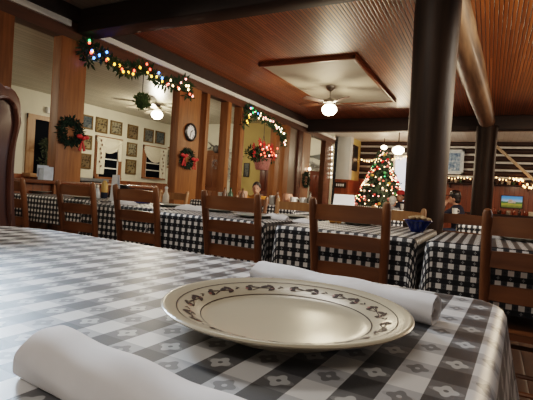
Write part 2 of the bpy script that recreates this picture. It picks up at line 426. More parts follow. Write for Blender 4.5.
L = [('blue-grey print beside the big post, top row of the side room', (82, 114, 92, 130), 0), ('brown framed print above the left curtained window, left of two', (95.8, 116.6, 106.6, 134), 1),
     ('brown framed print above the left curtained window, right of two', (110.4, 120, 121.2, 136), 2), ('topmost of three stacked prints between the curtained windows', (127.7, 124, 137, 140), 3),
     ('grey framed print above the right curtained window, left of two', (144, 128, 152.7, 143.4), 4), ('bluish framed print above the right curtained window, nearer the corner', (155.4, 130.5, 163.8, 145), 0),
     ('brown print in the middle row, half hidden by the wreath post', (81, 134, 91, 150), 1), ('brown print in the lowest row, half hidden by the wreath post', (80, 153, 90, 169), 3),
     ('middle of three stacked prints between the curtained windows', (127, 142, 136, 157), 2), ('lowest of three stacked prints between the curtained windows', (125.7, 159, 135, 174.5), 1)]
for lb, p, k in L:
    picture(lb, onx(p[0], p[1], XW+.002), onx(p[2], p[3], XW+.002), 'x', pm[k])
picture('pale matted picture alone on the end wall beside the clock post', ony(165.5, 147, YE-.002), ony(174.5, 168, YE-.002), '-y', pm[2], wintrim, matb)
picture('small dark picture on the mustard wall under the red poinsettias', ony(244.5, 163, YE-.002), ony(249, 177, YE-.002), '-y', pm[4], black, fw=.025, group=None)

# side room: door on the end wall and the door in the mustard wall
def door(i, x0, x1, z1, y, m):
    o = struct('door_%d' % i, MB().box((x0, y-.06, 0), (x1, y-.002, z1)), m)
    w = x1-x0
    mb = MB()
    for fx in (.08, .54):
        for z0, zz in ((.2, .85), (.95, z1-.15)): mb.box((x0+w*fx, y-.075, z0), (x0+w*(fx+.38), y-.055, zz), bev=.008)
    mb.build('panel', m, o); MB().ball((x0+w*.1, y-.10, 1.0), .03).build('handle', metal, o)
    return o
doorw = wood('door_wood', (.09, .034, .011), (.16, .062, .022), 'z', .45)
doord = wood('door_dark_wood', (.10, .025, .012), (.16, .045, .02), 'z', .35, coat=.2)
a, b = ony(207, 150.5, YE), ony(224.5, 150.5, YE); door(1, a.x, b.x, a.z, YE, doorw)
a, b = ony(262, 157, YE), ony(275, 157, YE); door(2, a.x, b.x, a.z, YE, doord)
a, b = ony(311, 171, 13.6), ony(324, 171, 13.6); door(3, a.x, b.x, a.z, 13.6, doord)

# ------------------------------------------------------------------ greenery
def sprigs(mb, pts, size, n, spread, flat=.35):
    """short needle sprigs scattered round a path"""
    for p in pts:
        for _ in range(n):
            d = Vector((random.gauss(0, 1), random.gauss(0, 1), random.gauss(0, 1))).normalized()
            q = Vector(p) + d*random.uniform(0, spread); L_ = size*random.uniform(.6, 1.2)
            s_ = d.orthogonal().normalized()*size*.16
            a, b, c, e = q, q+d*L_*.5+s_, q+d*L_, q+d*L_*.5-s_
            mb.face([mb.bm.verts.new(x) for x in (a, b, c, e)])
def path(pts, n):
    pts = [Vector(p) for p in pts]; out = []
    seg = [(pts[i+1]-pts[i]).length for i in range(len(pts)-1)]; tot = sum(seg)
    for k in range(n):
        s_ = tot*k/(n-1); i = 0
        while i < len(seg)-1 and s_ > seg[i]: s_ -= seg[i]; i += 1
        out.append(pts[i].lerp(pts[i+1], min(1, s_/seg[i])))
    return out
GL = {k: glow('bulb_'+k, c, s) for k, c, s in (('warm', (1, .60, .32), 9), ('red', (1, .07, .04), 7), ('blue', (.06, .20, 1), 9), ('green', (.06, .8, .2), 4), ('gold', (1, .42, .05), 6), ('pink', (1, .32, .28), 9), ('white', (1, .82, .62), 9), ('amber', (1, .50, .20), 6))}
def bulbs(parent, pts, kinds, r, org=Vector((0, 0, 0))):
    cache = {}
    for p, k in zip(pts, kinds):
        if k not in cache:
            o = MB().ball((0, 0, 0), r, 6, 1, 1, 1.35).build('bulb', GL[k], parent); cache[k] = o
        else:
            o = cache[k].copy(); col.objects.link(o); o.parent = parent
        o.location = Vector(p)-org
def garland(label, px, colors, nb, X=XP+.07, group='lit evergreen garlands on the header'):
    pts = [onx(x, y, X) for x, y in px]
    t = thing('evergreen_garland', label, 'garland', pts[0], 0, group)
    P = path(pts, 46); mb = MB(); sprigs(mb, [p-pts[0] for p in P], .095, 19, .065)
    mb.build('foliage', [green], t, smooth=False)
    MB().tube([p-pts[0] for p in P], .012, 6).build('wire', green2, t)
    Q = path(pts, nb); bulbs(t, [p+Vector((.06, random.uniform(-.06, .06), random.uniform(-.07, .05))) for p in Q], [colors(i/(nb-1)) for i in range(nb)], .014, pts[0])
garland('long swag of evergreen with coloured lights between the wreath post and the clock post',
        [(88, 60), (85, 50), (89, 42), (94, 50), (104, 57), (113, 64), (122, 69), (131, 71), (140, 66), (148, 71), (157, 78), (166, 84), (176, 85), (184, 81), (187, 86), (188, 96)],
        lambda u: random.choice(['blue', 'red', 'gold', 'blue', 'green']) if u < .22 else (random.choice(['gold', 'red', 'gold']) if u < .58 else (random.choice(['blue', 'gold']) if u < .68 else random.choice(['warm', 'red', 'pink', 'warm']))), 40)
garland('shorter swag of evergreen with warm lights above the hanging poinsettias',
        [(245, 124), (247, 115), (248, 108), (254, 114), (261, 117), (267, 120), (273, 124), (279, 129), (282, 134), (283, 143)],
        lambda u: random.choice(['gold', 'green', 'blue', 'pink']) if u < .3 else random.choice(['warm', 'pink', 'white', 'warm', 'pink']), 38)

def wreath(label, c, R, r, bows, group='wreaths hung on the partition posts', X=True):
    t = thing('wreath', label, 'wreath', c, 0, group)
    ring = [Vector((0, R*math.cos(2*PI*k/40), R*math.sin(2*PI*k/40))) for k in range(40)]
    mb = MB(); sprigs(mb, ring, r*.9, 16, r*.75); mb.build('foliage', green2, t, smooth=False)
    MB().tube(ring+[ring[0]], .018, 6).build('ring', green2, t)
    for by, bz in bows:
        mb = MB()
        for sg in (-1, 1):
            mb.ball((r*.8, by+sg*.045, bz+.02), .045, 8, .5, 1, .6); mb.prism([(0, 0), (.05*sg, -.14), (.02*sg, -.15), (-.005*sg, 0)], .012, T_((r*.8, by, bz)) @ R_(PI/2, 4, 'Z'))
        mb.ball((r*.95, by, bz), .025, 8); mb.build('bow', red, t)
cw = onx(71, 132, XP+.06); wreath('evergreen wreath with a red bow on the wide left post', cw, .125, .06, [(.13, -.06)])
cw = onx(187.5, 158.5, XP+.06); wreath('small evergreen wreath with two red bows below the clock', cw, .13, .05, [(-.13, .02), (.15, -.02)])
cw = onx(306, 180, XP+.06); wreath('dark wreath on the pale post near the far beam', cw, .17, .06, [])

# moss ball hung from the header
c = onx(142, 101, XP-.11)
t = thing('kissing_ball', 'round green kissing ball hung by a cord from the header', 'kissing ball', c)
mb = MB(); pts = [Vector((math.cos(g*2.4)*math.sqrt(1-(1-2*(g+.5)/120)**2), math.sin(g*2.4)*math.sqrt(1-(1-2*(g+.5)/120)**2), 1-2*(g+.5)/120))*.08 for g in range(120)]
sprigs(mb, pts, .05, 8, .03); mb.ball((0, 0, 0), .085, 10); mb.build('ball', moss, t, smooth=False)
MB().tube([(0, 0, .09), (0, 0, ZH0-c.z)], .006, 6).build('cord', black, t)

# hanging basket with poinsettias
c = onx(262.5, 160, XP-.05)
t = thing('hanging_basket', 'hanging pink basket of lit red poinsettias in the wide partition opening', 'hanging basket', c)
MB().lathe([(.13, -.22), (.15, -.2), (.19, .02), (.20, .04), (.17, .04)], 20).build('pot', pink, t)
mb = MB(); sprigs(mb, [Vector((random.uniform(-.2, .2), random.uniform(-.40, .26), random.uniform(.0, .22))) for _ in range(80)], .10, 7, .05); mb.build('leaves', green, t, smooth=False)
for k in range(15):
    mb = MB(); p = Vector((random.uniform(-.05, .2), -.52+.84*k/14, random.uniform(.08, .36)))
    for q in range(6):
        a = q*PI/3; mb.face([mb.bm.verts.new(x) for x in ((0, 0, 0), (.02, .05*math.cos(a-.4), .05*math.sin(a-.4)), (.01, .10*math.cos(a), .10*math.sin(a)), (.02, .05*math.cos(a+.4), .05*math.sin(a+.4)))])
    mb.build('flower', red, t, smooth=False, loc=p)
bulbs(t, [Vector((.20, -.50+.80*k/17, random.uniform(.06, .34))) for k in range(18)], [random.choice(['red', 'red', 'pink', 'red']) for _ in range(18)], .016)
MB().tube([(0, -.16, .05), (0, 0, .55), (0, 0, ZH0-c.z)], .006, 6).tube([(0, .16, .05), (0, 0, .55)], .006, 6).build('hanger', black, t)

# clock
c = onx(189.8, 132.2, XP+.013)
t = thing('wall_clock', 'round black-rimmed clock with a white face on the wide post', 'clock', c, 0)
M = R_(PI/2, 4, 'Y')
MB().lathe([(.125, 0), (.145, .005), (.15, .03), (.13, .045), (.115, .04), (.112, .025)], 36, M, cap=False).build('rim', black, t)
fc = MB().lathe([(0, .020), (.118, .020)], 36, M, cap=False).build('face', paper, t)
mb = MB()
for k in range(12):
    mb.box((.021, -.005, .088), (.023, .005, .108), R_(k*PI/6, 4, 'X'))
mb.build('hour_marks', black, fc)
for nm, ln, an, w in (('hour_hand', .055, -PI/180*52, .007), ('minute_hand', .085, PI/180*168, .005)):
    MB().box((.024, -w, -.012), (.027, w, ln), R_(an, 4, 'X')).build(nm, black, t)

# hall: fish plaque, white garland, lamp on the post
p = ony(316, 157, 13.58); t = MB()
t.prism([(-.30, -.02), (-.10, -.03), (.16, -.10), (.24, -.10), (.24, .11), (.16, .10), (-.10, .05), (-.30, .03)], .03, T_(p-Vector((0, .03, 0))))
tag(t.build('wall_plaque', plain('dark_olive', (.03, .035, .02), .5)), 'dark wedge-shaped plaque on the pale wall above the white arched swag', 'plaque')
a, b = ony(311, 162, 13.45), ony(324.5, 163, 13.45)
pts = [a.lerp(b, k/20)-Vector((0, 0, .20*math.sin(PI*k/20))) for k in range(21)]
t = thing('pale_swag', 'pale tinsel swag draped over the dark hall door', 'garland', pts[0])
mb = MB(); sprigs(mb, [p-pts[0] for p in pts], .10, 14, .05); mb.build('tinsel', plain('tinsel_pale', (.42, .42, .40), .5), t, smooth=False)
pts = [ony(324.6-.035*k, 168+k*1.5, 13.25) for k in range(20)]
t = thing('pale_garland', 'pale tinsel garland hanging down beside the dark hall door', 'garland', pts[0])
mb = MB(); sprigs(mb, [p-pts[0] for p in pts], .09, 14, .05); mb.build('tinsel', MATS['tinsel_pale'], t, smooth=False)
c = onx(309.5, 169, XP+.07)
t = thing('candle_light', 'single lit bulb on a bracket on the pale post', 'wall lamp', c)
MB().ball((0, 0, 0), .04, 8).build('bulb', glow('bulb_soft', (1, .72, .55), 8), t); MB().tube([(0, 0, -.03), (0, 0, -.08), (-.055, 0, -.09)], .012, 6).build('bracket', bronze, t)
# deer head and white ribbon seen through the narrow openings
p = ony(216, 149, YE-.1)
t = thing('mounted_antlers', 'dark mounted antlers above the brown side-room door', 'antlers', p)
mb = MB().ball((0, 0, 0), .09, 8, 1, 1, 1.3)
for s_ in (-1, 1):
    mb.tube([(0, 0, .05), (.14*s_, -.03, .10), (.26*s_, -.05, .20)], [.03, .026, .01], 6).tube([(.14*s_, -.03, .10), (.17*s_, -.04, .02), (.30*s_, -.04, -.02)], [.026, .03, .012], 6)
mb.build('antlers', plain('antler_grey', (.10, .095, .09), .6), t)
p = ony(216, 164, YE-.09)
mb = MB(); sprigs(mb, [Vector((.09*math.cos(k*.4), 0, .12*math.sin(k*.4))) for k in range(16)], .05, 8, .03)
tag(mb.build('silver_ornament', plain('silver_grey', (.25, .25, .27), .35), smooth=False, loc=p), 'small silver ring ornament hung on the brown side-room door', 'ornament')
pts = [ony(229-.05*k, 152+2.6*k, YE-.2) for k in range(12)]
t = thing('hanging_tinsel', 'grey tinsel garland hanging in the narrow opening beside the clock post', 'garland', pts[0])
mb = MB(); sprigs(mb, [p-pts[0] for p in pts], .09, 14, .05); mb.build('tinsel', MATS['tinsel_pale'], t, smooth=False)
# small emergency light on the left wall
a, b = onx(45.5, 107, XW), onx(52, 114.5, XW)
tag(MB().box((XW, a.y, b.z), (XW+.08, b.y, a.z), bev=.01).build('wall_box', white), 'small white box on the wall above the wood-trimmed night window', 'wall box')
# plant on the sill of the left window
y_ = (q0[0]+q0[1])/2; zs0 = q0[2]+.055
t = thing('potted_plant', 'dark leafy plant in a white pot on the sill of the wood-trimmed night window', 'plant', (XW+.17, y_+.02, zs0))
MB().box((-.08, -.13, 0), (.08, .13, .15), bev=.01).build('pot', white, t)
mb = MB(); sprigs(mb, [Vector((random.uniform(-.04, .08), random.uniform(-.13, .13), random.uniform(.18, .75))) for _ in range(46)], .13, 5, .05); mb.tube([(0, 0, .1), (.01, .02, .6)], .01, 6); mb.build('leaves', plain('leaf_dark', (.06, .08, .045), .6, .5, 30), t, smooth=False)
tag(MB().box((XW, q0[0]-.04, q0[2]-.03), (XW+.27, q0[1]+.04, q0[2]+.054), bev=.006).build('window_sill_board', goldtrim), 'deep wooden sill board under the night window in the side room', 'sill')
# ------------------------------------------------------------------ ceiling tray, fans, pendants
a, b, c_, d_ = (-3.31, 5.98), (-3.31, 8.83), (-1.835, 5.98), (-1.835, 8.83)
t = struct('ceiling_tray', MB().box((-3.31, 5.98, ZC-.035), (-1.83, 8.83, ZC-.001)), plain('tray_white', (.46, .43, .37), .6, .04, 3))
mb = MB()
for lo, hi in (((-3.34, 5.94, ZC-.055), (-1.80, 5.99, ZC)), ((-3.34, 8.82, ZC-.055), (-1.80, 8.87, ZC)), ((-1.84, 5.94, ZC-.055), (-1.79, 8.87, ZC)), ((-3.34, 5.94, ZC-.045), (-3.30, 8.87, ZC))): mb.box(lo, hi, bev=.006)
mb.build('frame', wood('tray_wood', (.16, .05, .018), (.26, .09, .03), 'x', .4), t)
globe = glow('fan_globe', (1, .86, .62), 22)
def fan(label, x, y, ztop, zg, R, rot, gl=globe, bw=((.05, .02, .01), (.09, .035, .018))):
    bladew = wood('blade_wood_'+str(len(MATS)), *bw, 'x', .45)
    t = thing('ceiling_fan', label, 'ceiling fan', (x, y, zg))
    h = ztop-zg
    MB().lathe([(.085, h), (.085, h-.03), (.05, h-.075), (.02, h-.085)], 20).build('canopy', metal, t)
    MB().tube([(0, 0, h-.07), (0, 0, .17)], .013, 8).build('rod', metal, t)
    MB().lathe([(.03, .205), (.08, .195), (.115, .17), (.12, .125), (.09, .10), (.085, .085)], 24).build('motor', metal, t)
    g = MB().lathe([(0, -.10), (.07, -.088), (.115, -.05), (.135, 0), (.125, .05), (.09, .085)], 24).build('globe', gl, t)
    for k in range(5):
        a = rot+k*2*PI/5; M = R_(a, 4, 'Z') @ R_(.18, 4, 'X')
        bl = MB().prism([(.22, -.055), (.40, -.07), (.66, -.075), (.70, -.05), (.70, .05), (.66, .075), (.40, .07), (.22, .055)], .008, T_((0, 0, .125)) @ Matrix.Diagonal((R/.7, R/.7, 1, 1)) @ M @ R_(-PI/2, 4, 'X')).build('blade', bladew, t)
        MB().box((.10, -.02, .112), (.24, .02, .12), R_(a, 4, 'Z')).build('blade_arm', metal, bl)
    return t
gp = ony(329.3, 110, 7.42); ct = ony(333, 86, 7.42)
fan('ceiling fan with a bright globe hanging from the white ceiling panel', gp.x, gp.y, ZC-.035, gp.z, .62, .5)
g2 = ony(157, 115, 7.9)
fan('ceiling fan with a bright globe in the side room', g2.x, g2.y, ZL, g2.z, .7, .2, bw=((.22, .19, .15), (.30, .26, .21)))
def pendant(label, p, r, ztop, st=None):
    t = thing('pendant_lamp', label, 'pendant lamp', p)
    MB().lathe([(0, -r*.75), (r*.6, -r*.62), (r*1.05, -r*.1), (r, r*.35), (r*.4, r*.75)], 20).build('globe', glow('pendant_glow', (1, .80, .58), 14) if 'pendant_glow' not in MATS else MATS['pendant_glow'], t)
    MB().lathe([(r*.45, r*.7), (r*.4, r*1.0), (.015, r*1.1), (.012, ztop-p.z)], 12).build('rod', bronze, t)
pendant('wide glowing pendant lamp hanging near the Christmas tree top', ony(398.3, 150.5, 12.9), .165, ZC)
pendant('small round glowing pendant lamp just above the Christmas tree', ony(384, 147.5, 14.4), .095, ZC)

# ------------------------------------------------------------------ back room contents
tb = ony(380, 205, 14.25); x_t = tb.x
tipz = ony(381, 150, 14.25).z
t = thing('christmas_tree', 'tall Christmas tree covered in lights and ornaments by the far window', 'Christmas tree', (x_t, 14.2, 0))
mb = MB(); P = []
for i in range(1100):
    h = random.random()**1.25; z = .35+h*(tipz-.40); R = (1-h)*.84+.07; a = random.uniform(0, 2*PI)
    r = R*math.sqrt(random.uniform(.25, 1)); P.append((Vector((r*math.cos(a), r*math.sin(a), z)), a, R))
for p, a, R in P:
    d = Vector((math.cos(a), math.sin(a), -.25)).normalized(); s_ = Vector((-math.sin(a), math.cos(a), 0))*.045
    q = p+Vector((0, 0, .02)); mb.face([mb.bm.verts.new(x) for x in (p-d*.05, p+d*.05+s_, p+d*.17, p+d*.05-s_)]); mb.face([mb.bm.verts.new(x) for x in (q-d*.05, q+d*.05+Vector((0, 0, .04)), q+d*.15, q+d*.05-Vector((0, 0, .04)))])
mb.lathe([(.76, .36), (.55, .95), (.38, 1.6), (.05, tipz-.06)], 14); mb.build('branches', plain('tree_green', (.03, .055, .035), .8, .5, 30), t, smooth=False)
MB().lathe([(.06, 0), (.06, .4)], 10).build('trunk', beamdark, t); MB().lathe([(.30, 0), (.30, .04), (.08, .07)], 16).build('stand', red, t)
orn = {k: plain('ornament_'+k, c, .2) for k, c in (('red', (.55, .03, .03)), ('gold', (.6, .38, .1)), ('white', (.75, .72, .68)), ('pink', (.6, .2, .2)), ('green', (.08, .3, .12)))}
cache = {}
def surf(k, n):
    h = ((k+.5)/n)**1.35; z = .45+h*(tipz-.52); R = (1-h)*.86+.08; a = k*2.399; return Vector((R*math.cos(a), R*math.sin(a), z))*1
for k in range(90):
    kk = random.choice(list(orn)); p = surf(k, 90); p = Vector((p.x*1.08, p.y*1.08, p.z))
    if kk not in cache: o = MB().ball((0, 0, 0), .048, 8).build('ornament', orn[kk], t); cache[kk] = o
    else: o = cache[kk].copy(); col.objects.link(o); o.parent = t
    o.location = p
for key, nn, off in (('white', 120, 3), ('warm', 90, 7), ('red', 60, 11), ('pink', 80, 5), ('green', 14, 2)):
    mb = MB()
    for k in range(nn):
        h = random.random()**1.25; a = random.uniform(0, 2*PI); R = (1-h)*.92+.09; mb.ball((R*math.cos(a), R*math.sin(a), .45+h*(tipz-.50)), .0175, 5)
    o = mb.build('fairy_lights', GL[key] if key in ('red', 'green', 'pink') else GL['warm'], t); o['kind'] = 'stuff'
# window with pale lace curtain behind the tree
YW = YB-.10
a, b = ony(396, 157, YW), ony(411, 205, YW)
o = struct('window_4', MB().box((a.x-.06, YW-.05, b.z-.06), (a.x, YW, a.z+.06)).box((b.x, YW-.05, b.z-.06), (b.x+.06, YW, a.z+.06)).box((a.x, YW-.05, a.z), (b.x, YW, a.z+.06)).box((a.x, YW-.05, b.z-.06), (b.x, YW, b.z)), white)
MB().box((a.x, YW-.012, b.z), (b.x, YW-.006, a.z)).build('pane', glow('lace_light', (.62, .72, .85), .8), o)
for k in range(12):
    MB().ball((0, 0, 0), .022, 6, 1, .2, 1).build('lace_motif', greyclo, o, loc=(random.uniform(a.x+.05, b.x-.05), YW-.016, random.uniform(b.z, a.z)))
# white framed picture on the logs
mt = NT('blue_print'); v = mt.co('Generated'); n1 = mt.noise(v, 5, 4, .6); mt.set(mt.ramp(n1, [(.35, (.05, .12, .28)), (.55, (.30, .45, .62)), (.7, (.75, .8, .85))]), .3)
picture('white framed blue picture on the log wall beside the near log column', ony(444, 149.5, YB-.07), ony(463, 174.5, YB-.07), '-y', MATS['blue_print'], plain('frame_bluewhite', (.62, .72, .80), .5), plain('mat_bluewhite', (.6, .7, .78), .6), .06, None)
# landscape painting, given a faint glow in its own colours
a, b = ony(501, 195, YB-.01), ony(522.5, 209, YB-.01)
mt = NT('landscape_glow'); sp = mt.n('ShaderNodeSeparateXYZ'); tc = mt.n('ShaderNodeTexCoord'); mt.l(tc.outputs['Generated'], sp.inputs[0])
nz = mt.noise(mt.co('Generated'), 5, 3); h = mt.math('ADD', sp.outputs[2], mt.math('MULTIPLY', mt.math('SUBTRACT', nz, .5), .25))
cc = mt.ramp(h, [(.10, (.10, .12, .02)), (.30, (.30, .30, .04)), (.40, (.04, .12, .03)), (.50, (.05, .14, .06)), (.58, (.30, .45, .62)), (.80, (.08, .30, .70)), (1., (.04, .22, .60))])
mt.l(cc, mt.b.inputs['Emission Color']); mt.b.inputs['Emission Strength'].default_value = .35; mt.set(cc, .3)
t = picture('bright landscape picture with blue sky and a white house on the red plank wall', a, b, '-y', MATS['landscape_glow'], black, None, .02, None)
w, h_ = abs(b.x-a.x), abs(a.z-b.z); pr = t.children[-1]
MB().box((-w*.16, -.019, -h_*.10), (w*.06, -.0165, h_*.10)).prism([(-w*.18, h_*.10), (w*.08, h_*.10), (-w*.05, h_*.22)], .002, T_((0, -.019, 0))).box((w*.08, -.019, -h_*.10), (w*.18, -.0165, h_*.05)).build('white_house', plain('house_white', (.75, .72, .70), .5), pr)
# chalkboard and small pictures on the mustard side of the chimney
p0 = ony(351, 145, 14.35)
t = thing('chalkboard', 'tall dark board on the yellow wall left of the Christmas tree', 'board', (wx1, 14.5, 0))
z0, z1 = onx(354, 171, wx1).z, onx(354, 145, wx1).z
y0, y1 = onx(352.3, 158, wx1).y, onx(357, 158, wx1).y
t.location = (wx1+.002, y0, z0); MB().box((0, .03, .03), (.012, y1-y0-.03, z1-z0-.03)).build('board', black, t)
MB().box((0, 0, 0), (.025, .03, z1-z0)).box((0, y1-y0-.03, 0), (.025, y1-y0, z1-z0)).box((0, 0, 0), (.025, y1-y0, .03)).box((0, 0, z1-z0-.03), (.025, y1-y0, z1-z0)).build('frame', beamdark, t)
# four cards in a dark frame on the wainscot
a, b = ony(335, 182, 13.94), ony(346, 188, 13.94)
t = picture('dark frame holding four white cards on the far wainscot', a, b, '-y', black, beamdark, None, .03, None, 'card_frame', 'frame')
w, h_ = abs(b.x-a.x), abs(a.z-b.z)
for k in range(4):
    MB().box((-w/2+.05+k*(w-.1)/4, -.02, -h_/2+.05), (-w/2+.02+(k+1)*(w-.1)/4, -.017, h_/2-.05)).build('card', paper, t)
# shelf with bottles and fairy lights
zsh = ony(500, 184.5, YB-.15).z
tag(MB().box((-1.6, YB-.28, zsh-.03), (2.2, YB-.001, zsh)).box((-1.2, YB-.2, zsh-.15), (-1.16, YB-.001, zsh-.03)).box((1.0, YB-.2, zsh-.15), (1.04, YB-.001, zsh-.03)).build('wall_shelf', beamdark), 'long dark shelf running along the red plank wall', 'shelf')
bt = [plain('bottle_%d' % i, c, .2) for i, c in enumerate([(.05, .03, .02), (.12, .10, .08), (.35, .30, .25), (.03, .06, .03), (.2, .05, .02)])]
def shelf_item(kind, p, mat, label, group):
    if kind == 0:
        mb = MB().lathe([(.035, 0), (.04, .01), (.04, .11), (.015, .15), (.014, .19), (.017, .195)], 12); nm = 'bottle'
    elif kind == 1:
        mb = MB().lathe([(.04, 0), (.055, .02), (.06, .10), (.05, .12), (.045, .12)], 12); nm = 'jar'
    else:
        mb = MB().lathe([(.035, 0), (.042, .02), (.045, .09), (.040, .09), (.036, .02)], 12).tube([(.04, 0, .02), (.075, 0, .03), (.075, 0, .065), (.042, 0, .075)], .007, 6); nm = 'mug'
    return tag(mb.build(nm, mat, loc=p), label, nm, group)
k = 0
for x in [-1.25, -1.12, -1.0, -.86, .02, .16, .30, .48, .60, .78, .92, 1.08]:
    shelf_item(k % 3, (x, YB-.14, zsh+.001), bt[k % 5], ['small dark bottle in the row on the long wall shelf', 'squat jar in the row on the long wall shelf', 'mug in the row on the long wall shelf'][k % 3], ['bottles on the wall shelf', 'jars on the wall shelf', 'mugs on the wall shelf'][k % 3]); k += 1
def lightstring(label, pts, n, r=.017, kinds=('amber', 'amber', 'warm'), jit=.05):
    pts = [Vector(p) for p in pts]
    t = thing('string_lights', label, 'string lights', pts[0])
    MB().tube([p-pts[0] for p in pts], .006, 5).build('cord', black, t)
    bulbs(t, [p+Vector((0, -.02, random.uniform(-jit, jit*.6))) for p in path(pts, n)], [random.choice(kinds) for _ in range(n)], r, pts[0])
lightstring('string of warm lights along the top of the wall shelf', [ony(446, 176.5, YB-.2), ony(462, 178.5, YB-.2), ony(478, 177, YB-.2), ony(500, 178.5, YB-.2), ony(520, 179, YB-.2)], 24)
lightstring('bright tangle of warm lights at the right end of the wall shelf', [ony(514, 178, YB-.3), ony(521, 177, YB-.3), ony(524, 184, YB-.3), ony(529, 187, YB-.3), ony(536, 184, YB-.3)], 13, .026, jit=.09)
lightstring('string of warm lights above the Christmas tree on the back wall', [ony(362, 159, YB-.2), ony(372, 161, YB-.2), ony(392, 158, YB-.2), ony(412, 157, YB-.2)], 20, .02)
# white bulbs edging the last partition post
lightstring('row of small white lights edging the last partition post', [onx(332.5, 146, XP+.05), onx(331.5, 176, XP+.05)], 8, .02, ('white',))
# sideboard below the painting
a = ony(505, 214.5, 14.7)
t = thing('sideboard', 'dark sideboard under the landscape picture, holding small items', 'sideboard', (.75, 14.75, 0))
zt = a.z
MB().box((-1.4, -.25, zt-.04), (1.4, .25, zt), bev=.008).build('top', beamdark, t)
MB().box((-1.30, -.18, 0), (1.30, .18, .06)).box((-1.35, -.22, .06), (1.35, .22, zt-.04)).build('carcass', darkred, t)
for k in range(4):
    dd = MB().box((-1.32+k*.665, -.24, .1), (-1.32+k*.665+.64, -.222, zt-.08), bev=.006).build('door', darkred, t); MB().ball((-1.32+k*.665+.57, -.255, zt*.6), .018, 8).build('knob', metal, dd)
for k, (x, kd, m) in enumerate([(-.30, 0, bt[4]), (-.18, 1, bt[0]), (-.06, 1, bt[4]), (.06, 1, bt[2]), (.2, 0, bt[4]), (.34, 0, bt[0]), (.50, 1, bt[4])]):
    shelf_item(kd, (.45+x, 14.62, zt+.001), m, ['bottle in the clutter on the dark sideboard', 'jar in the clutter on the dark sideboard'][kd], ['bottles on the sideboard', 'jars on the sideboard'][kd])
tag(MB().box((-.13, -.05, 0), (.13, .05, .13), bev=.008).build('box', matb, loc=(1.15, 14.62, zt+.001)), 'pale box at the right end of the sideboard clutter', 'box')

# ------------------------------------------------------------------ tables and cloths
def cloth_mesh(L, W, zt, drop, rcl, rcr, step, seed=0, flare=.05, wav=.012, lift=.004, cornf=.08):
    """cloth over a rounded rectangle L x W (local, centred), hanging `drop`; returns MB with UV in metres"""
    mb = MB(); bm = mb.bm; uv = bm.loops.layers.uv.new('UVMap'); rnd = random.Random(seed); ph = rnd.uniform(0, 6)
    ov = drop+.0; nx = int((L+2*ov)/step); ny = int((W+2*ov)/step); V = []
    for j in range(ny+1):
        row = []
        for i in range(nx+1):
            px, py = -L/2-ov+(L+2*ov)*i/nx, -W/2-ov+(W+2*ov)*j/ny
            rc = rcl if px < 0 else rcr
            qx = max(-L/2+rc, min(L/2-rc, px)); qy = max(-W/2+rc, min(W/2-rc, py))
            dx, dy = px-qx, py-qy; r = math.hypot(dx, dy)
            z = zt+lift
            if r > rc-.012:
                ux, uy = dx/r, dy/r; h = min(r-(rc-.012), drop+.012); ed = .018
                bend = min(h/ed, PI/2)
                out = rc-.012+math.sin(bend)*ed; down = (1-math.cos(bend))*ed
                if h > ed*PI/2:
                    hh = h-ed*PI/2; corner = (2*abs(ux*uy))
                    s_ = px*uy*uy+py*ux*ux
                    fl = flare+cornf*corner+wav*6*math.sin(s_*13+ph)*min(1, hh/.2)*(1-corner)*.35
                    out += hh*fl; down += hh*math.sqrt(max(.2, 1-fl*fl))
                X, Y, z = qx+ux*out, qy+uy*out, z-down
            else: X, Y = px, py
            row.append((bm.verts.new((X, Y, z)), (px, py)))
        V.append(row)
    for j in range(ny):
        for i in range(nx):
            q = [V[j][i], V[j][i+1], V[j+1][i+1], V[j+1][i]]
            f = bm.faces.new([a[0] for a in q])
            for lp, a in zip(f.loops, q): lp[uv].uv = a[1]
    return mb
tablewood = wood('table_wood', (.08, .035, .015), (.15, .07, .03), 'x', .4)
def table(label, clabel, x0, x1, y0, y1, zt=.751, drop=.27, rz=0, rcl=.03, rcr=.03, step=.022, mat=far_check, seed=0, group='checked dining tables', flare=.03):
    L, W = x1-x0, y1-y0; c = ((x0+x1)/2, (y0+y1)/2, 0)
    t = thing('dining_table', label, 'table', c, rz, group)
    mb = MB(); ri = max(rcl, rcr); 
    pts = []
    for cx, cy, rc, a0 in ((L/2, W/2, rcr, 0), (-L/2, W/2, rcl, PI/2), (-L/2, -W/2, rcl, PI), (L/2, -W/2, rcr, 1.5*PI)):
        for k in range(7):
            a = a0+k*PI/12; sx = 1 if cx > 0 else -1; sy = 1 if cy > 0 else -1
            pts.append((cx-sx*rc+math.cos(a)*(rc-.02), cy-sy*rc+math.sin(a)*(rc-.02)))
    mb.prism(pts, .03, T_((0, 0, zt-.006)) @ R_(-PI/2, 4, 'X')) 
    mb.build('tabletop', tablewood, t)
    MB().box((-L/2+.2, -W/2+.2, zt-.09), (L/2-.2, W/2-.2, zt-.036)).build('apron', tablewood, t)
    dy_ = .06 if L < 1.45 else 0
    for px_ in ([.2 if L > 1.2 else 0] if L < 1.45 else [-L/4-.02, L/4]):
        MB().lathe([(.045, .05), (.04, .12), (.035, .4), (.05, zt-.12), (.09, zt-.09)], 16, T_((px_, dy_, 0))).build('pedestal', black, t)
        MB().lathe([(.16, 0), (.16, .02), (.06, .05), (.04, .055)], 24, T_((px_, dy_, 0))).build('foot', black, t)
    cl = cloth_mesh(L, W, zt, drop, rcl, rcr, step, seed, flare).build('tablecloth', mat, loc=c, rot=(0, 0, rz), ang=180)
    tag(cl, clabel, 'tablecloth', 'checked tablecloths'); return t, cl
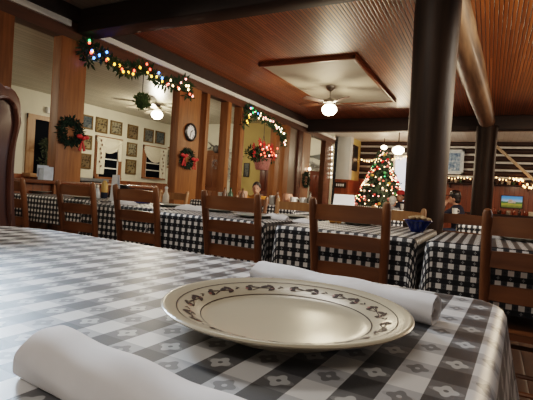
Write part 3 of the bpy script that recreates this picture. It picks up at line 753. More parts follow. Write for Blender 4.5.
# foreground table: far right corner near (.04,.885), turned 3.3 degrees clockwise
ZT = .755
rz = math.radians(-3.3); LF, WF = 1.62, .88
cc = Vector((.036, .888, 0)) - (R_(rz, 3, 'Z') @ Vector((LF/2, WF/2, 0)))
CU, CV = .0328, .0385                                        # width of the woven bands, length of their cells
q = R_(-rz, 3, 'Z') @ (onz(465.2, 345, ZT)-Vector((cc.x, cc.y, ZT)))    # one white flower of a dark band
fg_check = check('check_vinyl', CU, False, (21.5*CU-q.x, 20.5*CV-q.y), .40, c2=CV, coat=.25, dark=(.045, .045, .048), mid=(.40, .40, .41), mid2=(.125, .125, .13), white=(.65, .64, .63), fcol=(.46, .46, .455), fdark=(.16, .16, .165), rad=.29, leafh=.17, leafk=.28)  # dark cells lightened: the glossy veil over the cloth is in the colour
MATS['check_vinyl'].node_tree.nodes['Principled BSDF'].inputs['Coat Roughness'].default_value = .5
t, fg = table('dining table nearest the camera, under the glossy checked cloth', 'glossy grey and white checked cloth on the nearest table', cc.x-LF/2, cc.x+LF/2, cc.y-WF/2, cc.y+WF/2, .751, .24, rz, .36, .06, .012, fg_check, 3, flare=.17)
cl_w = 'black and white checked cloth '
table('table by the partition behind the two left ladder-back chairs', cl_w+'on the farthest left table below the wreath post', -4.22, -2.95, 2.66, 3.45, drop=.25, seed=5)
table('table behind the third ladder-back chair from the left', cl_w+'holding the white card and blue napkin', -2.85, -2.06, 2.38, 3.20, drop=.27, seed=6)
table('table with grey plates behind the fourth ladder-back chair', cl_w+'under two grey plates behind the fourth chair', -1.98, -1.12, 2.17, 3.05, drop=.27, seed=7)
table('table behind the ladder-back chair in line with the plate', cl_w+'under the blue bowl, left of the gap', -1.00, -.287, 2.07, 2.95, drop=.27, seed=8, flare=.01)
table('table standing right of the gap at the near log column', cl_w+'on the table right of the near log column', -.240, 1.05, 2.05, 2.83, drop=.27, seed=9, flare=.01)
table('table with mugs and bottles in the second row by the partition', cl_w+'in the second row by the partition', -3.75, -2.15, 4.95, 5.75, drop=.22, seed=10)
table('table with a white sign card in the second row', cl_w+'in the second row under the white sign card', -1.95, -.80, 5.1, 5.85, drop=.22, seed=14)
table('table in front of the person in dark clothes', cl_w+'in front of the person in dark clothes', -1.75, -.44, 7.3, 7.95, drop=.13, seed=11)
table('table in front of the red-hatted person near the tree', cl_w+'in front of the red-hatted person near the tree', -2.7, -1.5, 9.20, 9.54, drop=.13, seed=12)
table('table at the right edge in the second row', cl_w+'in the second row at the right edge', -.25, 1.3, 4.3, 5.05, drop=.27, seed=13)

# ------------------------------------------------------------------ chairs
def make_chair(label, wood_z, wood_x):
    """ladder-back, facing +y; origin below the middle of the back posts"""
    t = thing('dining_chair', label, 'chair', (0, 0, 0), 0, 'wooden ladder-back dining chairs')
    H = .915
    def bx(z): return .150+.024*z/H                        # half width of the back, splayed upward
    def by(z): return -.075*max(0, (z-.44)/(H-.44))**1.2   # rake
    for s_ in (-1, 1):
        mb = MB(); pts = []; rad = []
        for z in (0, .2, .44, .6, .75, .86, .895, .91, H): pts.append((s_*bx(z), by(z), z)); rad.append({.895: .0185, .91: .014, H: .006}.get(z, .0205))
        mb.tube(pts, rad, 10); mb.build('back_post', wood_z, t)
    for z0, z1 in ((.812, .882), (.685, .748), (.552, .612)):
        mb = MB(); zm = (z0+z1)/2; n = 8; rows = []
        for i in range(n+1):
            u = -1+2*i/n; x = u*(bx(zm)-.008); y = by(zm)-.018*(1-u*u); arch = .006*(1-u*u)
            rows.append([mb.bm.verts.new(p) for p in ((x, y-.008, z0), (x, y+.008, z0), (x, y+.008, z1+arch), (x, y-.008, z1+arch))])
        for a, b in zip(rows, rows[1:]):
            for k in range(4): mb.face([a[k], b[k], b[(k+1) % 4], a[(k+1) % 4]])
        mb.face(rows[0]); mb.face(rows[-1][::-1]); mb.build('rail', wood_x, t)
    mb = MB(); mb.prism([(-.155, 0), (.155, 0), (.195, .36), (.185, .385), (-.185, .385), (-.195, .36)], .025, T_((0, .005, .425)) @ R_(-PI/2, 4, 'X'))
    mb.build('seat', wood_x, t)
    for s_ in (-1, 1): MB().tube([(s_*.165, .355, 0), (s_*.165, .355, .40)], [.016, .02], 10).build('leg', wood_z, t)
    mb = MB()
    for z in (.15, .28): mb.tube([(-.165, .355, z), (.165, .355, z)], .010, 8); 
    for s_ in (-1, 1):
        for z in (.18, .31): mb.tube([(s_*.152, 0, z), (s_*.165, .355, z)], .010, 8)
    mb.tube([(-.152, 0, .2), (.152, 0, .2)], .010, 8); mb.build('stretcher', wood_x, t)
    return t
def cx(l, r, Y): return (ony(*l, Y).x+ony(*r, Y).x)/2
ch = make_chair('third ladder-back chair from the left, before the white card', chairwood, chairwood_x)
def by_px(px, py, Y, w): return ony(px, py, Y).x
near = [((-6, 172), (21, 174), 2.12, 'ladder-back chair at far left, partly hidden by the dark chair back', .02), ((57.2, 177), (93, 179), 2.22, 'ladder-back chair second from left, below the wide post with the wreath', .03),
        ((114.5, 180), (157, 183), 2.14, None, -.02), ((205, 188), (257, 193), 2.07, 'ladder-back chair below the hanging poinsettias, behind the nearest table', -.03),
        ((313, 197), (388, 199), 1.99, 'ladder-back chair in line with the plate, largest shown whole', -.03), ((499, 209), (586, 212), 1.97, 'ladder-back chair cut by the right edge of the photo', -.02)]
for l, r, Y, lb, rr in near:
    Yt = Y-.075
    X = cx(l, r, Yt)
    if lb is None: ch.location = (X, Y, 0); ch.rotation_euler = (0, 0, rr)
    else: dup(ch, (X, Y, 0), rr, lb)
pc = make_chair('paler ladder-back chair facing the camera beyond the gap between tables', palechair, palechair)
pc['group'] = 'paler ladder-back chairs on the far side of the tables'
far = [((163, 190), (186, 191), 3.62, 'paler ladder-back chair facing the camera, seen between the third and fourth chairs', .05), ((279, 198), (314, 200), 3.42, 'paler ladder-back chair facing the camera, left of the plate chair', 0),
       ((390, 207), (424, 205), 3.09, None, 0), ((446, 209), (482, 210), 3.42, 'dark ladder-back chair facing the camera just right of the near log column', .02), ((238, 194), (266, 194), 3.75, 'ladder-back chair facing the camera, seen past the right post of the fourth chair', 0)]
for i, (l, r, Y, lb, rr) in enumerate(far):
    X = cx(l, r, Y+.07); zs_ = .96
    if lb is None: pc.location = (ony(424, 205, Y+.07).x-.172, Y, 0); pc.rotation_euler = (0, 0, PI+rr); pc.scale = (1, 1, zs_)
    else: dup(ch if i >= 3 else pc, (X, Y, 0), PI+rr, lb, (1, 1, zs_))

# black round-backed chairs on the far side of the left table
def round_chair(label, x, y, rz_):
    t = thing('round_back_chair', label, 'chair', (x, y, 0), rz_)
    pts = [(-.2, .48), (-.21, .70), (-.17, .84), (-.08, .90), (.08, .90), (.17, .84), (.21, .70), (.2, .48)]
    MB().prism(pts, .05, T_((0, -.05, 0))).build('backrest', blackpl, t)
    MB().lathe([(.20, .42), (.21, .44), (.21, .47), (.19, .48)], 20, T_((0, .17, 0))).build('seat', blackpl, t)
    for sx in (-1, 1):
        for sy in (.05, .30): MB().tube([(sx*.15, sy, 0), (sx*.13, sy, .425)], .014, 8).build('leg', black, t)
    return t
round_chair('black round-backed chair beyond the left table, behind the bottles', -3.98, 3.86, PI)
# grey counter edge in the side room
a, b = onx(81, 177, -5.7), onx(109, 180.5, -5.7)
t = thing('serving_counter', 'grey-topped serving counter in the side room below the prints', 'counter', (-5.95, (a.y+b.y)/2, 0))
w = b.y-a.y; MB().box((-.25, -w/2, a.z-.06), (.25, w/2, a.z-.005), bev=.008).build('top', plain('counter_grey', (.22, .24, .24), .3), t); MB().box((-.22, -w/2+.03, 0), (.22, w/2-.03, a.z-.06)).build('carcass', beamdark, t)

# high dark chair at the left end of the nearest table
Xc = -1.73
prof = [(0, 86), (6, 85.5), (12, 87), (17, 91.5), (20.5, 98), (22.6, 106), (23, 114), (21.5, 123), (18.8, 133), (16.5, 143), (15, 155), (14, 170), (13.8, 190), (14.5, 210), (15.5, 226)]
R0 = [onx(x, y, Xc) for x, y in prof]; yc = R0[0].y-.03
t = thing('high_back_chair', 'dark mahogany chair with a tall curved back at the left end of the table', 'chair', (Xc, yc, 0), 0)
half = [(p.y-yc, p.z) for p in R0]; zb = .44
half += [(half[-1][0]+.01, .55), (half[-1][0]+.015, zb)]
poly = half + [(-x, z) for x, z in reversed(half)]
mb = MB(); mb.prism(poly, .05, R_(PI/2, 4, 'Z') @ T_((0, 0, 0)))
es = [e for e in mb.bm.edges if len(e.link_faces) == 2 and any(len(f.verts) > 6 for f in e.link_faces)]
bmesh.ops.bevel(mb.bm, geom=es, offset=.014, segments=3, profile=.5, affect='EDGES')
mb.build('backrest', darkred, t, ang=60)
inn = [(x*.80, zb+.12+(z-zb-.12)*.93) for x, z in half if z > .6]
mb = MB(); mb.tube([(.004, x, z) for x, z in inn]+[(.004, -x, z) for x, z in reversed(inn)], .009, 8); mb.build('edge_bead', darkred, t)
mb = MB().box((-.03, -.24, .41), (.42, .24, .455), bev=.015); mb.build('seat', darkred, t)
for x in (.0, .38):
    for y in (-.2, .2): MB().lathe([(.018, 0), (.024, .05), (.02, .2), (.026, .41)], 12, T_((x, y, 0))).build('leg', darkred, t)

# ------------------------------------------------------------------ things on the nearest table
# plate
RP = .150
def pz(r):                                                   # upper surface profile
    P = [(0, .0085), (.088, .0085), (.100, .0105), (.110, .0155), (.118, .0190), (.140, .0262), (.147, .0285), (.150, .0280)]
    for (a, za), (b, zb_) in zip(P, P[1:]):
        if r <= b: return za+(zb_-za)*(r-a)/(b-a)
    return P[-1][1]
pl = thing('dinner_plate', 'cream stoneware dinner plate with a brown flowered rim on the nearest table', 'plate', (0, 0, 0))
mb = MB()
prof = [(0, .004), (.085, .004), (.086, 0), (.092, 0), (.094, .005), (.112, .011), (.140, .0205), (.149, .0245), (.1515, .0268), (.150, .0285), (.147, .0287), (.140, pz(.140)), (.129, pz(.129)), (.118, pz(.118)), (.114, pz(.114)), (.110, pz(.110)), (.105, pz(.105)), (.100, pz(.100)), (.094, pz(.094)), (.088, pz(.088)), (.05, .0085), (0, .0085)]
mb.lathe(prof, 96, cap=False)
def rim_pt(r, a): return (r*math.cos(a), r*math.sin(a), pz(r)+.0005)
def ringline(r, w, m):
    mb.mi = m; N = 120
    A = [mb.bm.verts.new(rim_pt(r-w, 2*PI*i/N)) for i in range(N)]; B = [mb.bm.verts.new(rim_pt(r+w, 2*PI*i/N)) for i in range(N)]
    for i in range(N): mb.face([A[i], A[(i+1) % N], B[(i+1) % N], B[i]])
ringline(.1045, .0007, 1); ringline(.1335, .0006, 1)
def blob(r, a, lr, la, rot, m):
    """small leaf painted on the rim: centre (r, a), half sizes along the rim (metres)"""
    mb.mi = m; vs = []
    for k in range(10):
        u = 2*PI*k/10; ex, ey = la*math.cos(u), lr*math.sin(u)*(1-.35*math.cos(u))
        dx, dy = ex*math.cos(rot)-ey*math.sin(rot), ex*math.sin(rot)+ey*math.cos(rot)
        vs.append(mb.bm.verts.new(rim_pt(r+dy, a+dx/r)))
    f = mb.face(vs)
NM = 11
def stroke(r0, a0, r1, a1, w):
    mb.mi = 1; n_ = 5
    for q in range(n_):
        u0, u1 = q/n_, (q+1)/n_; f0, f1 = r0+(r1-r0)*u0, r0+(r1-r0)*u1; g0, g1 = a0+(a1-a0)*u0, a0+(a1-a0)*u1
        mb.face([mb.bm.verts.new(rim_pt(f0-w, g0)), mb.bm.verts.new(rim_pt(f1-w, g1)), mb.bm.verts.new(rim_pt(f1+w, g1)), mb.bm.verts.new(rim_pt(f0+w, g0))])
for k in range(NM):                                          # a flowering spray, repeated round the rim
    a = 2*PI*k/NM; sp_ = 2*PI/NM
    stroke(.1165, a+.16*sp_, .1205, a+.60*sp_, .0006); stroke(.1185, a+.36*sp_, .1225, a+.56*sp_, .0006); stroke(.1180, a+.40*sp_, .1140, a+.58*sp_, .0006)
    blob(.1225, a+.14*sp_, .0034, .0062, .8, 1); blob(.1150, a+.13*sp_, .0030, .0062, -.5, 1); blob(.1215, a+.27*sp_, .0028, .0070, -.2, 1); blob(.1180, a+.10*sp_, .0020, .0036, 0, 2)
    blob(.1245, a+.58*sp_, .0022, .0040, .2, 1); blob(.1205, a+.65*sp_, .0040, .0044, .2, 1); blob(.1160, a+.64*sp_, .0030, .0044, -.4, 1); blob(.1180, a+.70*sp_, .0020, .0024, 0, 2)
    blob(.1215, a+.90*sp_, .0012, .0034, .6, 1); blob(.1185, a+.95*sp_, .0012, .0030, -.4, 1)
pbody = mb.build('plate_body', [stone, brownglaze, pinkglaze], pl, ang=50)
pc_ = onz(287, 313, ZT+.022)
pl.location = (-.2225, .507, ZT+.0012); pl.rotation_euler = (0, 0, .4); pl.scale = (1.03, 1.03, 1.03)

def napkin(label, A, B, r, flat, seed, endskew=.0):
    """rolled napkin: a slightly crumpled flattened roll from A to B (floor plan), lying on the table"""
    rnd = random.Random(seed); A, B = Vector((*A, 0)), Vector((*B, 0)); L_ = (B-A).length; d = (B-A).normalized()
    mb = MB(); n, m = 40, 40; rows = []
    for i in range(n+1):
        u = i/n; x = u*L_
        ra = r*(1+.05*math.sin(u*5+seed)+.03*math.sin(u*17+seed)); ring = []
        for k in range(m):
            a = 2*PI*k/m; yy, zz = ra*math.cos(a)*1.10, ra*math.sin(a)*flat
            lump = 1+.03*math.sin(3*a+u*4+seed)+.02*math.sin(7*a-u*9)
            zz = max(zz*lump, -ra*flat*.86)
            sk = endskew*(.9*math.sin(a)-.25*math.cos(a))*(1-u)**3-endskew*.6*math.cos(a)*u**3
            ring.append(mb.bm.verts.new((x+sk, yy*lump, zz+ra*flat*.86)))
        rows.append(ring)
    for a, b in zip(rows, rows[1:]):
        for k in range(m): mb.face([a[k], b[k], b[(k+1) % m], a[(k+1) % m]])
    for ring, sg in ((rows[0], 1), (rows[-1], -1)):            # spiral dimple in each end
        cen = sum((v.co for v in ring), Vector())/m; prev = ring
        for f_, dp in ((.86, .001), (.8, .007), (.62, .003), (.55, .010), (.3, .006)):
            cur = [mb.bm.verts.new(cen+(v.co-cen)*f_+Vector((sg*dp, 0, 0))) for v in ring]
            for k in range(m): mb.face([prev[k], prev[(k+1) % m], cur[(k+1) % m], cur[k]])
            prev = cur
        mb.face(prev)
    t = mb.build('rolled_napkin', cloth_w, ang=60, loc=(A.x, A.y, ZT+.001), rot=(0, 0, math.atan2(d.y, d.x)))
    return tag(t, label, 'napkin', 'rolled white napkins on the nearest table')
NA = onz(43, 350, ZT+.021); NB = NA+(onz(222, 432, ZT+.021)-NA).normalized()*.27
napkin('rolled white napkin at the front edge of the photo, left of the plate', tuple(NA)[:2], tuple(NB)[:2], .0232, .95, 1, .013)
napkin('rolled white napkin lying behind the plate', (-.390, .746), (-.056, .651), .0235, .85, 4, .006)

# ------------------------------------------------------------------ things on the other tables
def flat_plate(label, x, y, m, r=.12, group='plates on the second-row tables'):
    t = MB().lathe([(0, .003), (r*.6, 0), (r*.62, .003), (r, .016), (r*1.01, .019), (r*.98, .020), (r*.66, .008), (0, .007)], 32, cap=False).build('plate', m, loc=(x, y, ZT+.0012))
    return tag(t, label, 'plate', group)
def at(px, py): return onz(px, py, ZT+.01)
for px, py, m, lb in ((219, 210.5, greyplate, 'dark grey plate behind the fourth ladder-back chair, the left one of two'), (252, 216, greyplate, 'dark grey plate behind the fourth ladder-back chair, the right one of two'),
                      (293, 216.5, greyplate, 'grey plate left of the plate chair post, on the blue-bowl table'), (358, 223, creamplate, 'cream plate framed between the rails of the plate chair'),
                      (524, 239, creamplate, 'cream plate on the table at the right edge'), (168, 205.3, greyplate, 'grey plate between the third and fourth chairs'), (84, 197.5, creamplate, 'pale plate left of the glass bottle on the left table'), (40, 191.8, greyplate, 'grey plate on the table by the partition')):
    p = at(px, py); flat_plate(lb, p.x, p.y, m)
def fold(label, px, py, w, d, h, m, rz_=0, name='folded_napkin', cat='napkin', group=None):
    p = at(px, py); mb = MB(); n = 14; rows = []
    for i in range(n+1):
        u = -1+2*i/n; rows.append([mb.bm.verts.new((u*w, d*math.cos(PI*k/8), max(0, h*math.sin(PI*k/8)*(1-.3*u*u)*(1+.25*math.sin(u*6+k))))) for k in range(9)])
    for a, b in zip(rows, rows[1:]):
        for k in range(8): mb.face([a[k], b[k], b[k+1], a[k+1]])
    mb.face(rows[0]); mb.face(rows[-1][::-1])
    return tag(mb.build(name, m, loc=(p.x, p.y, ZT+.0012), rot=(0, 0, rz_)), label, cat, group)
fold('folded blue napkin right of the white card', 137, 201.5, .11, .05, .05, bluecl)
fold('crumpled white napkin left of the blue napkin', 124, 203, .09, .05, .035, cloth_w)
fold('white napkin roll between the third and fourth chairs', 192, 209, .13, .035, .035, cloth_w)
fold('white napkin roll seen over the second chair rail', 72, 195, .13, .04, .035, cloth_w)
fold('white napkin roll left of the plate chair post', 276, 217.5, .08, .03, .03, cloth_w)
fold('white napkin roll just left of the plate chair post by the table edge', 305, 221, .06, .05, .02, cloth_w)
fold('crumpled white napkin beside the right-hand chair post', 494, 236.2, .05, .04, .045, cloth_w, .4)
p = at(333.5, 221.8)
tag(MB().ball((0, 0, .018), .022, 8, 1.3, 1, .8).ball((.03, .01, .014), .017, 8, 1.2, 1, .8).ball((-.02, .02, .013), .016, 8).build('fruit_piece', amber, loc=(p.x, p.y, ZT+.0012)), 'small amber food piece by the rail of the plate chair', 'food')
# white card holder and bottles on the left table
p = onz(114.5, 201, ZT)
t = thing('menu_card', 'upright white card on the table by the third chair', 'card', (p.x, p.y, ZT+.0012), -.35)
MB().prism([(-.065, 0), (.065, 0), (.06, .235), (-.06, .235)], .003, T_((0, -.02, 0)) @ R_(-.06, 4, 'X')).build('front_sheet', paper, t); MB().prism([(-.065, 0), (.065, 0), (.06, .235), (-.06, .235)], .003, T_((0, .02, 0)) @ R_(.06, 4, 'X')).build('back_sheet', paper, t)
p = onz(96.5, 198.3, ZT)
t = thing('salt_shaker', 'small glass bottle with a metal cap left of the white card', 'shaker', (p.x, p.y, ZT+.0012))
MB().lathe([(.03, 0), (.034, .008), (.032, .05), (.022, .085), (.018, .10)], 16).build('bottle', plain('frosted_glass', (.55, .60, .62), .15), t); MB().lathe([(.020, .10), (.021, .125), (.012, .138)], 16).build('cap', metal, t)
p = onz(104, 198.3, ZT); 
t = thing('honey_bottle', 'amber bottle with a dark base next to the white card', 'bottle', (p.x, p.y, ZT+.0012))
MB().lathe([(.030, 0), (.034, .01), (.034, .06)], 16).build('label_band', navy, t); MB().lathe([(.034, .06), (.034, .13), (.02, .165), (.014, .18)], 16).build('bottle', plain('honey_amber', (.50, .30, .08), .25), t)
# blue bowl of rolls
p = onz(417, 232, ZT)
t = thing('serving_bowl', 'deep blue bowl heaped with pale bread on the table corner', 'bowl', (p.x, p.y, ZT+.0012))
MB().lathe([(.034, 0), (.036, .006), (.052, .03), (.072, .058), (.080, .064), (.077, .066), (.066, .055), (.03, .014), (0, .012)], 32, cap=False).build('bowl', bluemat, t)
bread = plain('bread_crust', (.45, .30, .16), .7, .4, 30)
for k in range(9):
    a = k*2.4; r = .012+.042*(k/9)
    o = MB().ball((0, 0, 0), .0165, 8, 1.3, 1, .75).build('bread_roll', bread, loc=(p.x+r*math.cos(a)*1.05, p.y+r*math.sin(a)*1.05, ZT+.074+.006*(1-k/9)+.004*math.sin(k*3)))
    o.rotation_euler = (.2*math.sin(k), .2*math.cos(k), a); tag(o, 'pale bread roll heaped in the deep blue bowl', 'bread', 'bread rolls in the blue bowl')
# white sign card and condiments on the second row
p = onz(343.5, 207.5, ZT)
p = ony(343.5, 207, 5.4); p.z = ZT
t = thing('sign_card', 'wide white card standing on the second-row table', 'card', (p.x, p.y, ZT+.0012), .05)
MB().prism([(-.14, 0), (.14, 0), (.13, .20), (-.13, .20)], .004, T_((0, -.03, 0)) @ R_(-.15, 4, 'X')).build('front_sheet', paper, t); MB().prism([(-.14, 0), (.14, 0), (.13, .20), (-.13, .20)], .004, T_((0, .03, 0)) @ R_(.15, 4, 'X')).build('back_sheet', paper, t)
mugw = plain('mug_white', (.80, .77, .72), .3); saucebr = plain('sauce_brown', (.12, .05, .02), .3); salm = plain('salmon', (.5, .25, .16), .5)
for px, kd, m, lb in ((219, 2, mugw, 'white mug left of the brown bottle, second-row table'), (224, 0, saucebr, 'brown bottle between the white mug and the green bottle'), (230, 0, bt[3], 'green bottle seen above the fourth chair rail'), (235.5, 1, salm, 'salmon jar right of the green bottle'), (242, 0, saucebr, 'brown bottle left of the child with dark hair'),
                      (271, 2, mugw, 'white mug right of the child with dark hair'), (277, 0, saucebr, 'brown bottle right of the white mug by the child'), (281.5, 1, salm, 'salmon jar on the second row above the pale chair'), (292, 2, mugw, 'white mug at the middle of the pale chair rail'), (302, 2, mugw, 'white mug at the right of the pale chair rail'), (309.5, 0, bt[1], 'grey bottle left of the plate chair post')):
    q = ony(px, 204, 5.35); tb_ = -3.70 < q.x < -2.20 or -1.9 < q.x < -.85
    o = shelf_item(kd, (q.x, 5.35+(0, .19, .05)[kd], ZT+.0012), m, lb, None); o.scale = (1, 1, 1) if kd == 0 else (1.2, 1.2, 1.35)
for px, py, Y, lb in ((455, 207, 7.62, 'white mug on the table before the person in dark clothes'), (402.5, 205, 9.36, 'white mug on the table before the red-hatted person')):
    q = ony(px, py, Y); o = shelf_item(2, (q.x, Y, ZT+.0012), mugw, lb, None); o.scale = (.9, .9, 1.1)
# two glasses and a small white bottle seen right of third chair
q = ony(166, 196, 3.02)
t = thing('creamer_bottle', 'small pale bottle seen between the third and fourth chairs', 'bottle', (q.x, 3.02, ZT+.0012))
MB().lathe([(.025, 0), (.03, .01), (.028, .08), (.012, .115), (.012, .14)], 14).build('bottle', plain('milk_glass', (.62, .55, .45), .3), t); MB().lathe([(.015, .14), (.015, .155), (.008, .16)], 12).build('cap', white, t)
# napkin holder and box on the partition ledge
p = onx(46, 178, XP-.04)
tag(MB().box((-.05, -.06, 0), (.05, .06, .13)).box((-.055, -.07, .03), (-.045, .07, .165)).box((.03, -.062, .02), (.04, .075, .15)).build('napkin_stack', plain('napkin_blue_white', (.50, .58, .68), .7), loc=(XP-.05, p.y, .9012)), 'stack of pale blue-white napkins on the partition ledge left of the wreath post', 'napkins')
q = onx(78, 180, XP-.03)
for k, lb in ((0, 'small dark jar on the partition ledge, the nearer one'), (1, 'small dark jar on the partition ledge, the farther one')):
    tag(MB().lathe([(.025, 0), (.03, .01), (.03, .06), (.022, .07), (.022, .08)], 12).build('jar', saucebr, loc=(XP-.03, yp1-.02+.16*k, .9012)), lb, 'jar')

# ------------------------------------------------------------------ people
def person(label, loc, rz_, scale, shirt, hair, look=0, hat=None, lean=0, hand_up=False):
    t = thing('person', label, 'person', loc, rz_); t.scale = (scale,)*3
    def chain(mb, pts, rad):
        mb.tube(pts, rad, 10)
        for p, r in zip(pts, rad): mb.ball(p, r*.99, 6)
    ly = lean
    neck = (0, .01+ly*.8, 1.02); hd = Vector((0, .035+ly, 1.155)); HR = R_(look, 4, 'Z')
    sh = [(s_*.175, ly*.7, .955) for s_ in (-1, 1)]
    el = [(-.24, .10+ly*.6, .71), (.24, .10+ly*.6, .71)]
    wr = [(-.13, .34+ly*.5, .79), (.13, .34+ly*.5, .79)]
    if hand_up: el[0] = (-.19, .24+ly, .80); wr[0] = (-.06, .19+ly, 1.03)
    b = MB()
    chain(b, [(0, 0, .52), (0, .0, .66), (0, ly*.4, .80), (0, ly*.7, .93)], [.125, .115, .13, .12])
    chain(b, [(0, ly*.7, .93), neck, tuple(hd-Vector((0, .01, .05)))], [.09, .052, .055])
    for i in (0, 1):
        chain(b, [(0, ly*.7, .93), sh[i], el[i], wr[i]], [.09, .055, .042, .027])
        s_ = -1 if i == 0 else 1
        chain(b, [(s_*.07, 0, .52), (s_*.11, .40, .50), (s_*.11, .40, .09)], [.085, .062, .042]); chain(b, [(s_*.11, .40, .06), (s_*.12, .55, .035)], [.042, .033])
        w = Vector(wr[i]); d = (w-Vector(el[i])).normalized(); sd = d.cross(Vector((0, 0, 1))).normalized()
        chain(b, [w, w+d*.05], [.026, .034])
        for f_ in range(4):
            o_ = sd*(-.024+.016*f_); k1 = .028+.006*(f_ in (1, 2)); chain(b, [w+d*.07+o_, w+d*(.07+k1)+o_, w+d*(.07+k1*1.7)+o_-Vector((0, 0, .015))], [.0095, .009, .0075])
        chain(b, [w+d*.03-sd*.024*s_, w+d*.06-sd*.05*s_, w+d*.085-sd*.055*s_], [.011, .010, .008])
    Hm = T_(hd) @ HR
    b.ball((0, 0, .01), .098, 12, .80, .98, 1.2, Hm); b.ball((0, .03, -.055), .066, 10, .9, 1, .9, Hm)
    b.ball((0, .098, -.012), .017, 8, .8, 1.1, 1.3, Hm); b.ball((0, .085, -.055), .024, 8, 1.2, .6, .6, Hm)
    for s_ in (-1, 1): b.ball((s_*.079, -.005, -.01), .024, 8, .4, .8, 1.2, Hm)
    o = b.build('body', skin, t)
    rm = o.modifiers.new('remesh', 'REMESH'); rm.mode = 'VOXEL'; rm.voxel_size = .010; rm.use_smooth_shade = True
    sm = o.modifiers.new('smooth', 'SMOOTH'); sm.iterations = 3
    for s_ in (-1, 1): MB().ball((s_*.032, .088, .012), .010, 8, 1.2, .7, .8, Hm).build('eye', black, t)
    MB().ball((0, .103, -.056), .018, 8, 1.2, .3, .3, Hm).build('mouth', plain('lips_%d' % len(MATS), (.30, .10, .09), .5), t)
    c = MB(); chain(c, [(0, 0, .50), (0, 0, .66), (0, ly*.4, .80), (0, ly*.7, .93)], [.142, .128, .144, .132]); chain(c, [(0, ly*.7, .95), (0, ly*.75, .99)], [.08, .065])
    for i in (0, 1): chain(c, [(0, ly*.7, .93), sh[i], el[i], tuple(Vector(el[i]).lerp(Vector(wr[i]), .86))], [.10, .068, .055, .038])
    o = c.build('shirt', shirt, t); rm = o.modifiers.new('remesh', 'REMESH'); rm.mode = 'VOXEL'; rm.voxel_size = .012; rm.use_smooth_shade = True; o.modifiers.new('smooth', 'SMOOTH').iterations = 3
    c = MB()
    for s_ in (-1, 1): chain(c, [(s_*.06, -.01, .525), (s_*.11, .40, .505), (s_*.11, .40, .12)], [.10, .076, .056])
    o = c.build('trousers', denim, t); rm = o.modifiers.new('remesh', 'REMESH'); rm.mode = 'VOXEL'; rm.voxel_size = .014; rm.use_smooth_shade = True
    h = MB(); h.ball((0, -.018, .040), .104, 12, .86, .98, 1.02, Hm); h.ball((0, -.05, -.02), .078, 10, 1, .8, 1.0, Hm); h.build('hair', hair, t)
    if hat is not None:
        h = MB(); h.lathe([(.098, 0), (.102, .02), (.088, .075), (.05, .105), (0, .115)], 20, Hm @ T_((0, -.008, .055))); hh = h.build('hat', hat, t)
        MB().prism([(-.07, 0), (.07, 0), (.055, .07), (-.055, .07)], .012, Hm @ T_((0, .075, .062)) @ R_(-PI/2, 4, 'X')).build('hat_brim', hat, hh)
    return t
def stool_chair(label, loc, rz_):                           # chair under a seated person
    return dup(ch, loc, rz_, label)
def seat_person(label, clabel, px, py, Y, rz_, scale, **kw):
    h = ony(px, py, Y); lean = kw.get('lean', 0)
    off = R_(rz_, 3, 'Z') @ Vector((0, .035+lean, 0))*scale
    base = Vector((h.x, h.y, 0))-off; z = h.z-1.16*scale
    person(label, (base.x, base.y, z), rz_, scale, **kw)
    back = R_(rz_, 3, 'Z') @ Vector((0, -.26*scale, 0))
    c = stool_chair(clabel, (base.x+back.x, base.y+back.y, 0), rz_); sz = (z+.345*scale)/.45; c.scale = (1.05, 1.05, sz)
seat_person('person in dark clothes and cap, seated side-on with a hand at the face', 'chair under the person in dark clothes', 454.5, 198.5, 8.3, math.radians(82), .93, shirt=navy, hair=hairdark, hat=black, lean=.07, hand_up=True)
seat_person('person in a red hat seated near the Christmas tree', 'chair under the red-hatted person', 400.5, 196.5, 10.05, math.radians(165), .93, shirt=navy, hair=hairdark, hat=red, lean=.02)
seat_person('pale-haired person in grey seated left of the red hat', 'chair under the pale-haired person', 393, 201.5, 8.75, math.radians(-20), .80, shirt=greyclo, hair=hairgrey, lean=.02)
seat_person('child with dark hair in an orange shirt behind the second-row table', 'chair under the child in orange', 256.5, 188.5, 6.25, math.radians(200), .82, shirt=orange, hair=hairdark, lean=.03, hand_up=True)

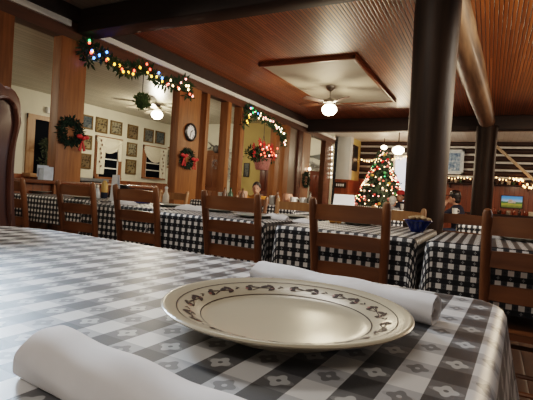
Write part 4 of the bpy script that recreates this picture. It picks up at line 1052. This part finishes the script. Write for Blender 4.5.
# ------------------------------------------------------------------ light
w = bpy.data.worlds.new('world'); sc.world = w; w.use_nodes = True
w.node_tree.nodes['Background'].inputs[0].default_value = (.30, .26, .22, 1); w.node_tree.nodes['Background'].inputs[1].default_value = .05
def area(name, loc, rot, sx, sy, e, c):
    l = bpy.data.lights.new(name, 'AREA'); l.shape = 'RECTANGLE'; l.size = sx; l.size_y = sy; l.energy = e; l.color = c
    o = bpy.data.objects.new(name, l); col.objects.link(o); o.location = loc; o.rotation_euler = rot; return o
def point(name, loc, r, e, c):
    l = bpy.data.lights.new(name, 'POINT'); l.shadow_soft_size = r; l.energy = e; l.color = c
    o = bpy.data.objects.new(name, l); col.objects.link(o); o.location = loc; return o
W = (1, .80, .56)
point('lamp_main_fan', (gp.x, gp.y, gp.z-.26), .22, 38, W)
point('lamp_side_fan', (g2.x, g2.y, g2.z-.24), .10, 80, (1, .86, .66))
point('lamp_side_near', (-6.8, 1.2, 2.35), .15, 75, (1, .88, .70))
point('lamp_back_pendant', tuple(ony(398.3, 150.5, 12.9)-Vector((0, 0, .3))), .1, 55, W)
point('lamp_dining_right', (2.2, 7.0, 2.2), .12, 120, W)
area('fill_near', (-.6, -1.6, 2.75), (math.radians(25), 0, 0), 1.2, .8, 22, (1, .92, .84))  # added fill behind the camera, brightens the near table and chair backs
area('fill_front', (-1.3, 1.7, 2.8), (0, 0, 0), 1.0, .5, 20, (1, .94, .86))  # unseen light above the view, added to brighten the farther table tops
point('fill_hall', (-5.5, 12.4, 2.3), .12, 22, (1, .88, .72))  # added light, no fitting: lifts the pale hall wall
lc = area('fill_cool_left', (-3.9, 1.9, 2.5), (0, 0, 0), .7, .7, 17, (.70, .85, 1)); lc.rotation_euler = (Vector((-.9, .5, .75))-lc.location).to_track_quat('-Z', 'Y').to_euler(); lc.data.spread = math.radians(70)  # unseen cool light, added to lay a haze on the nearest cloth
point('fill_ceiling', (1.1, 4.5, 2.0), .12, 32, W)  # unseen light right of the view, added to brighten the ceiling boards
lm = area('fill_second_row', (1.3, 3.9, 2.45), (0, 0, 0), .5, .5, 46, (1, .88, .74)); lm.rotation_euler = (Vector((-1.6, 5.3, .75))-lm.location).to_track_quat('-Z', 'Y').to_euler(); lm.data.spread = math.radians(90)  # added light without a fitting, aimed at the second-row tables and card
area('lamp_cool_right', (4.4, 4.6, 1.9), (0, math.radians(80), 0), 1.0, 1.6, 22, (.72, .86, 1))
point('lamp_kitchen', (2.8, 13.6, 2.3), .15, 60, (1, .76, .56))

sc.view_settings.view_transform = 'Filmic'
sc.view_settings.look = 'Medium High Contrast'
sc.view_settings.exposure = 0.3
sc.cycles.use_denoising = True
sc.cycles.max_bounces = 8
sc.cycles.sample_clamp_indirect = 4
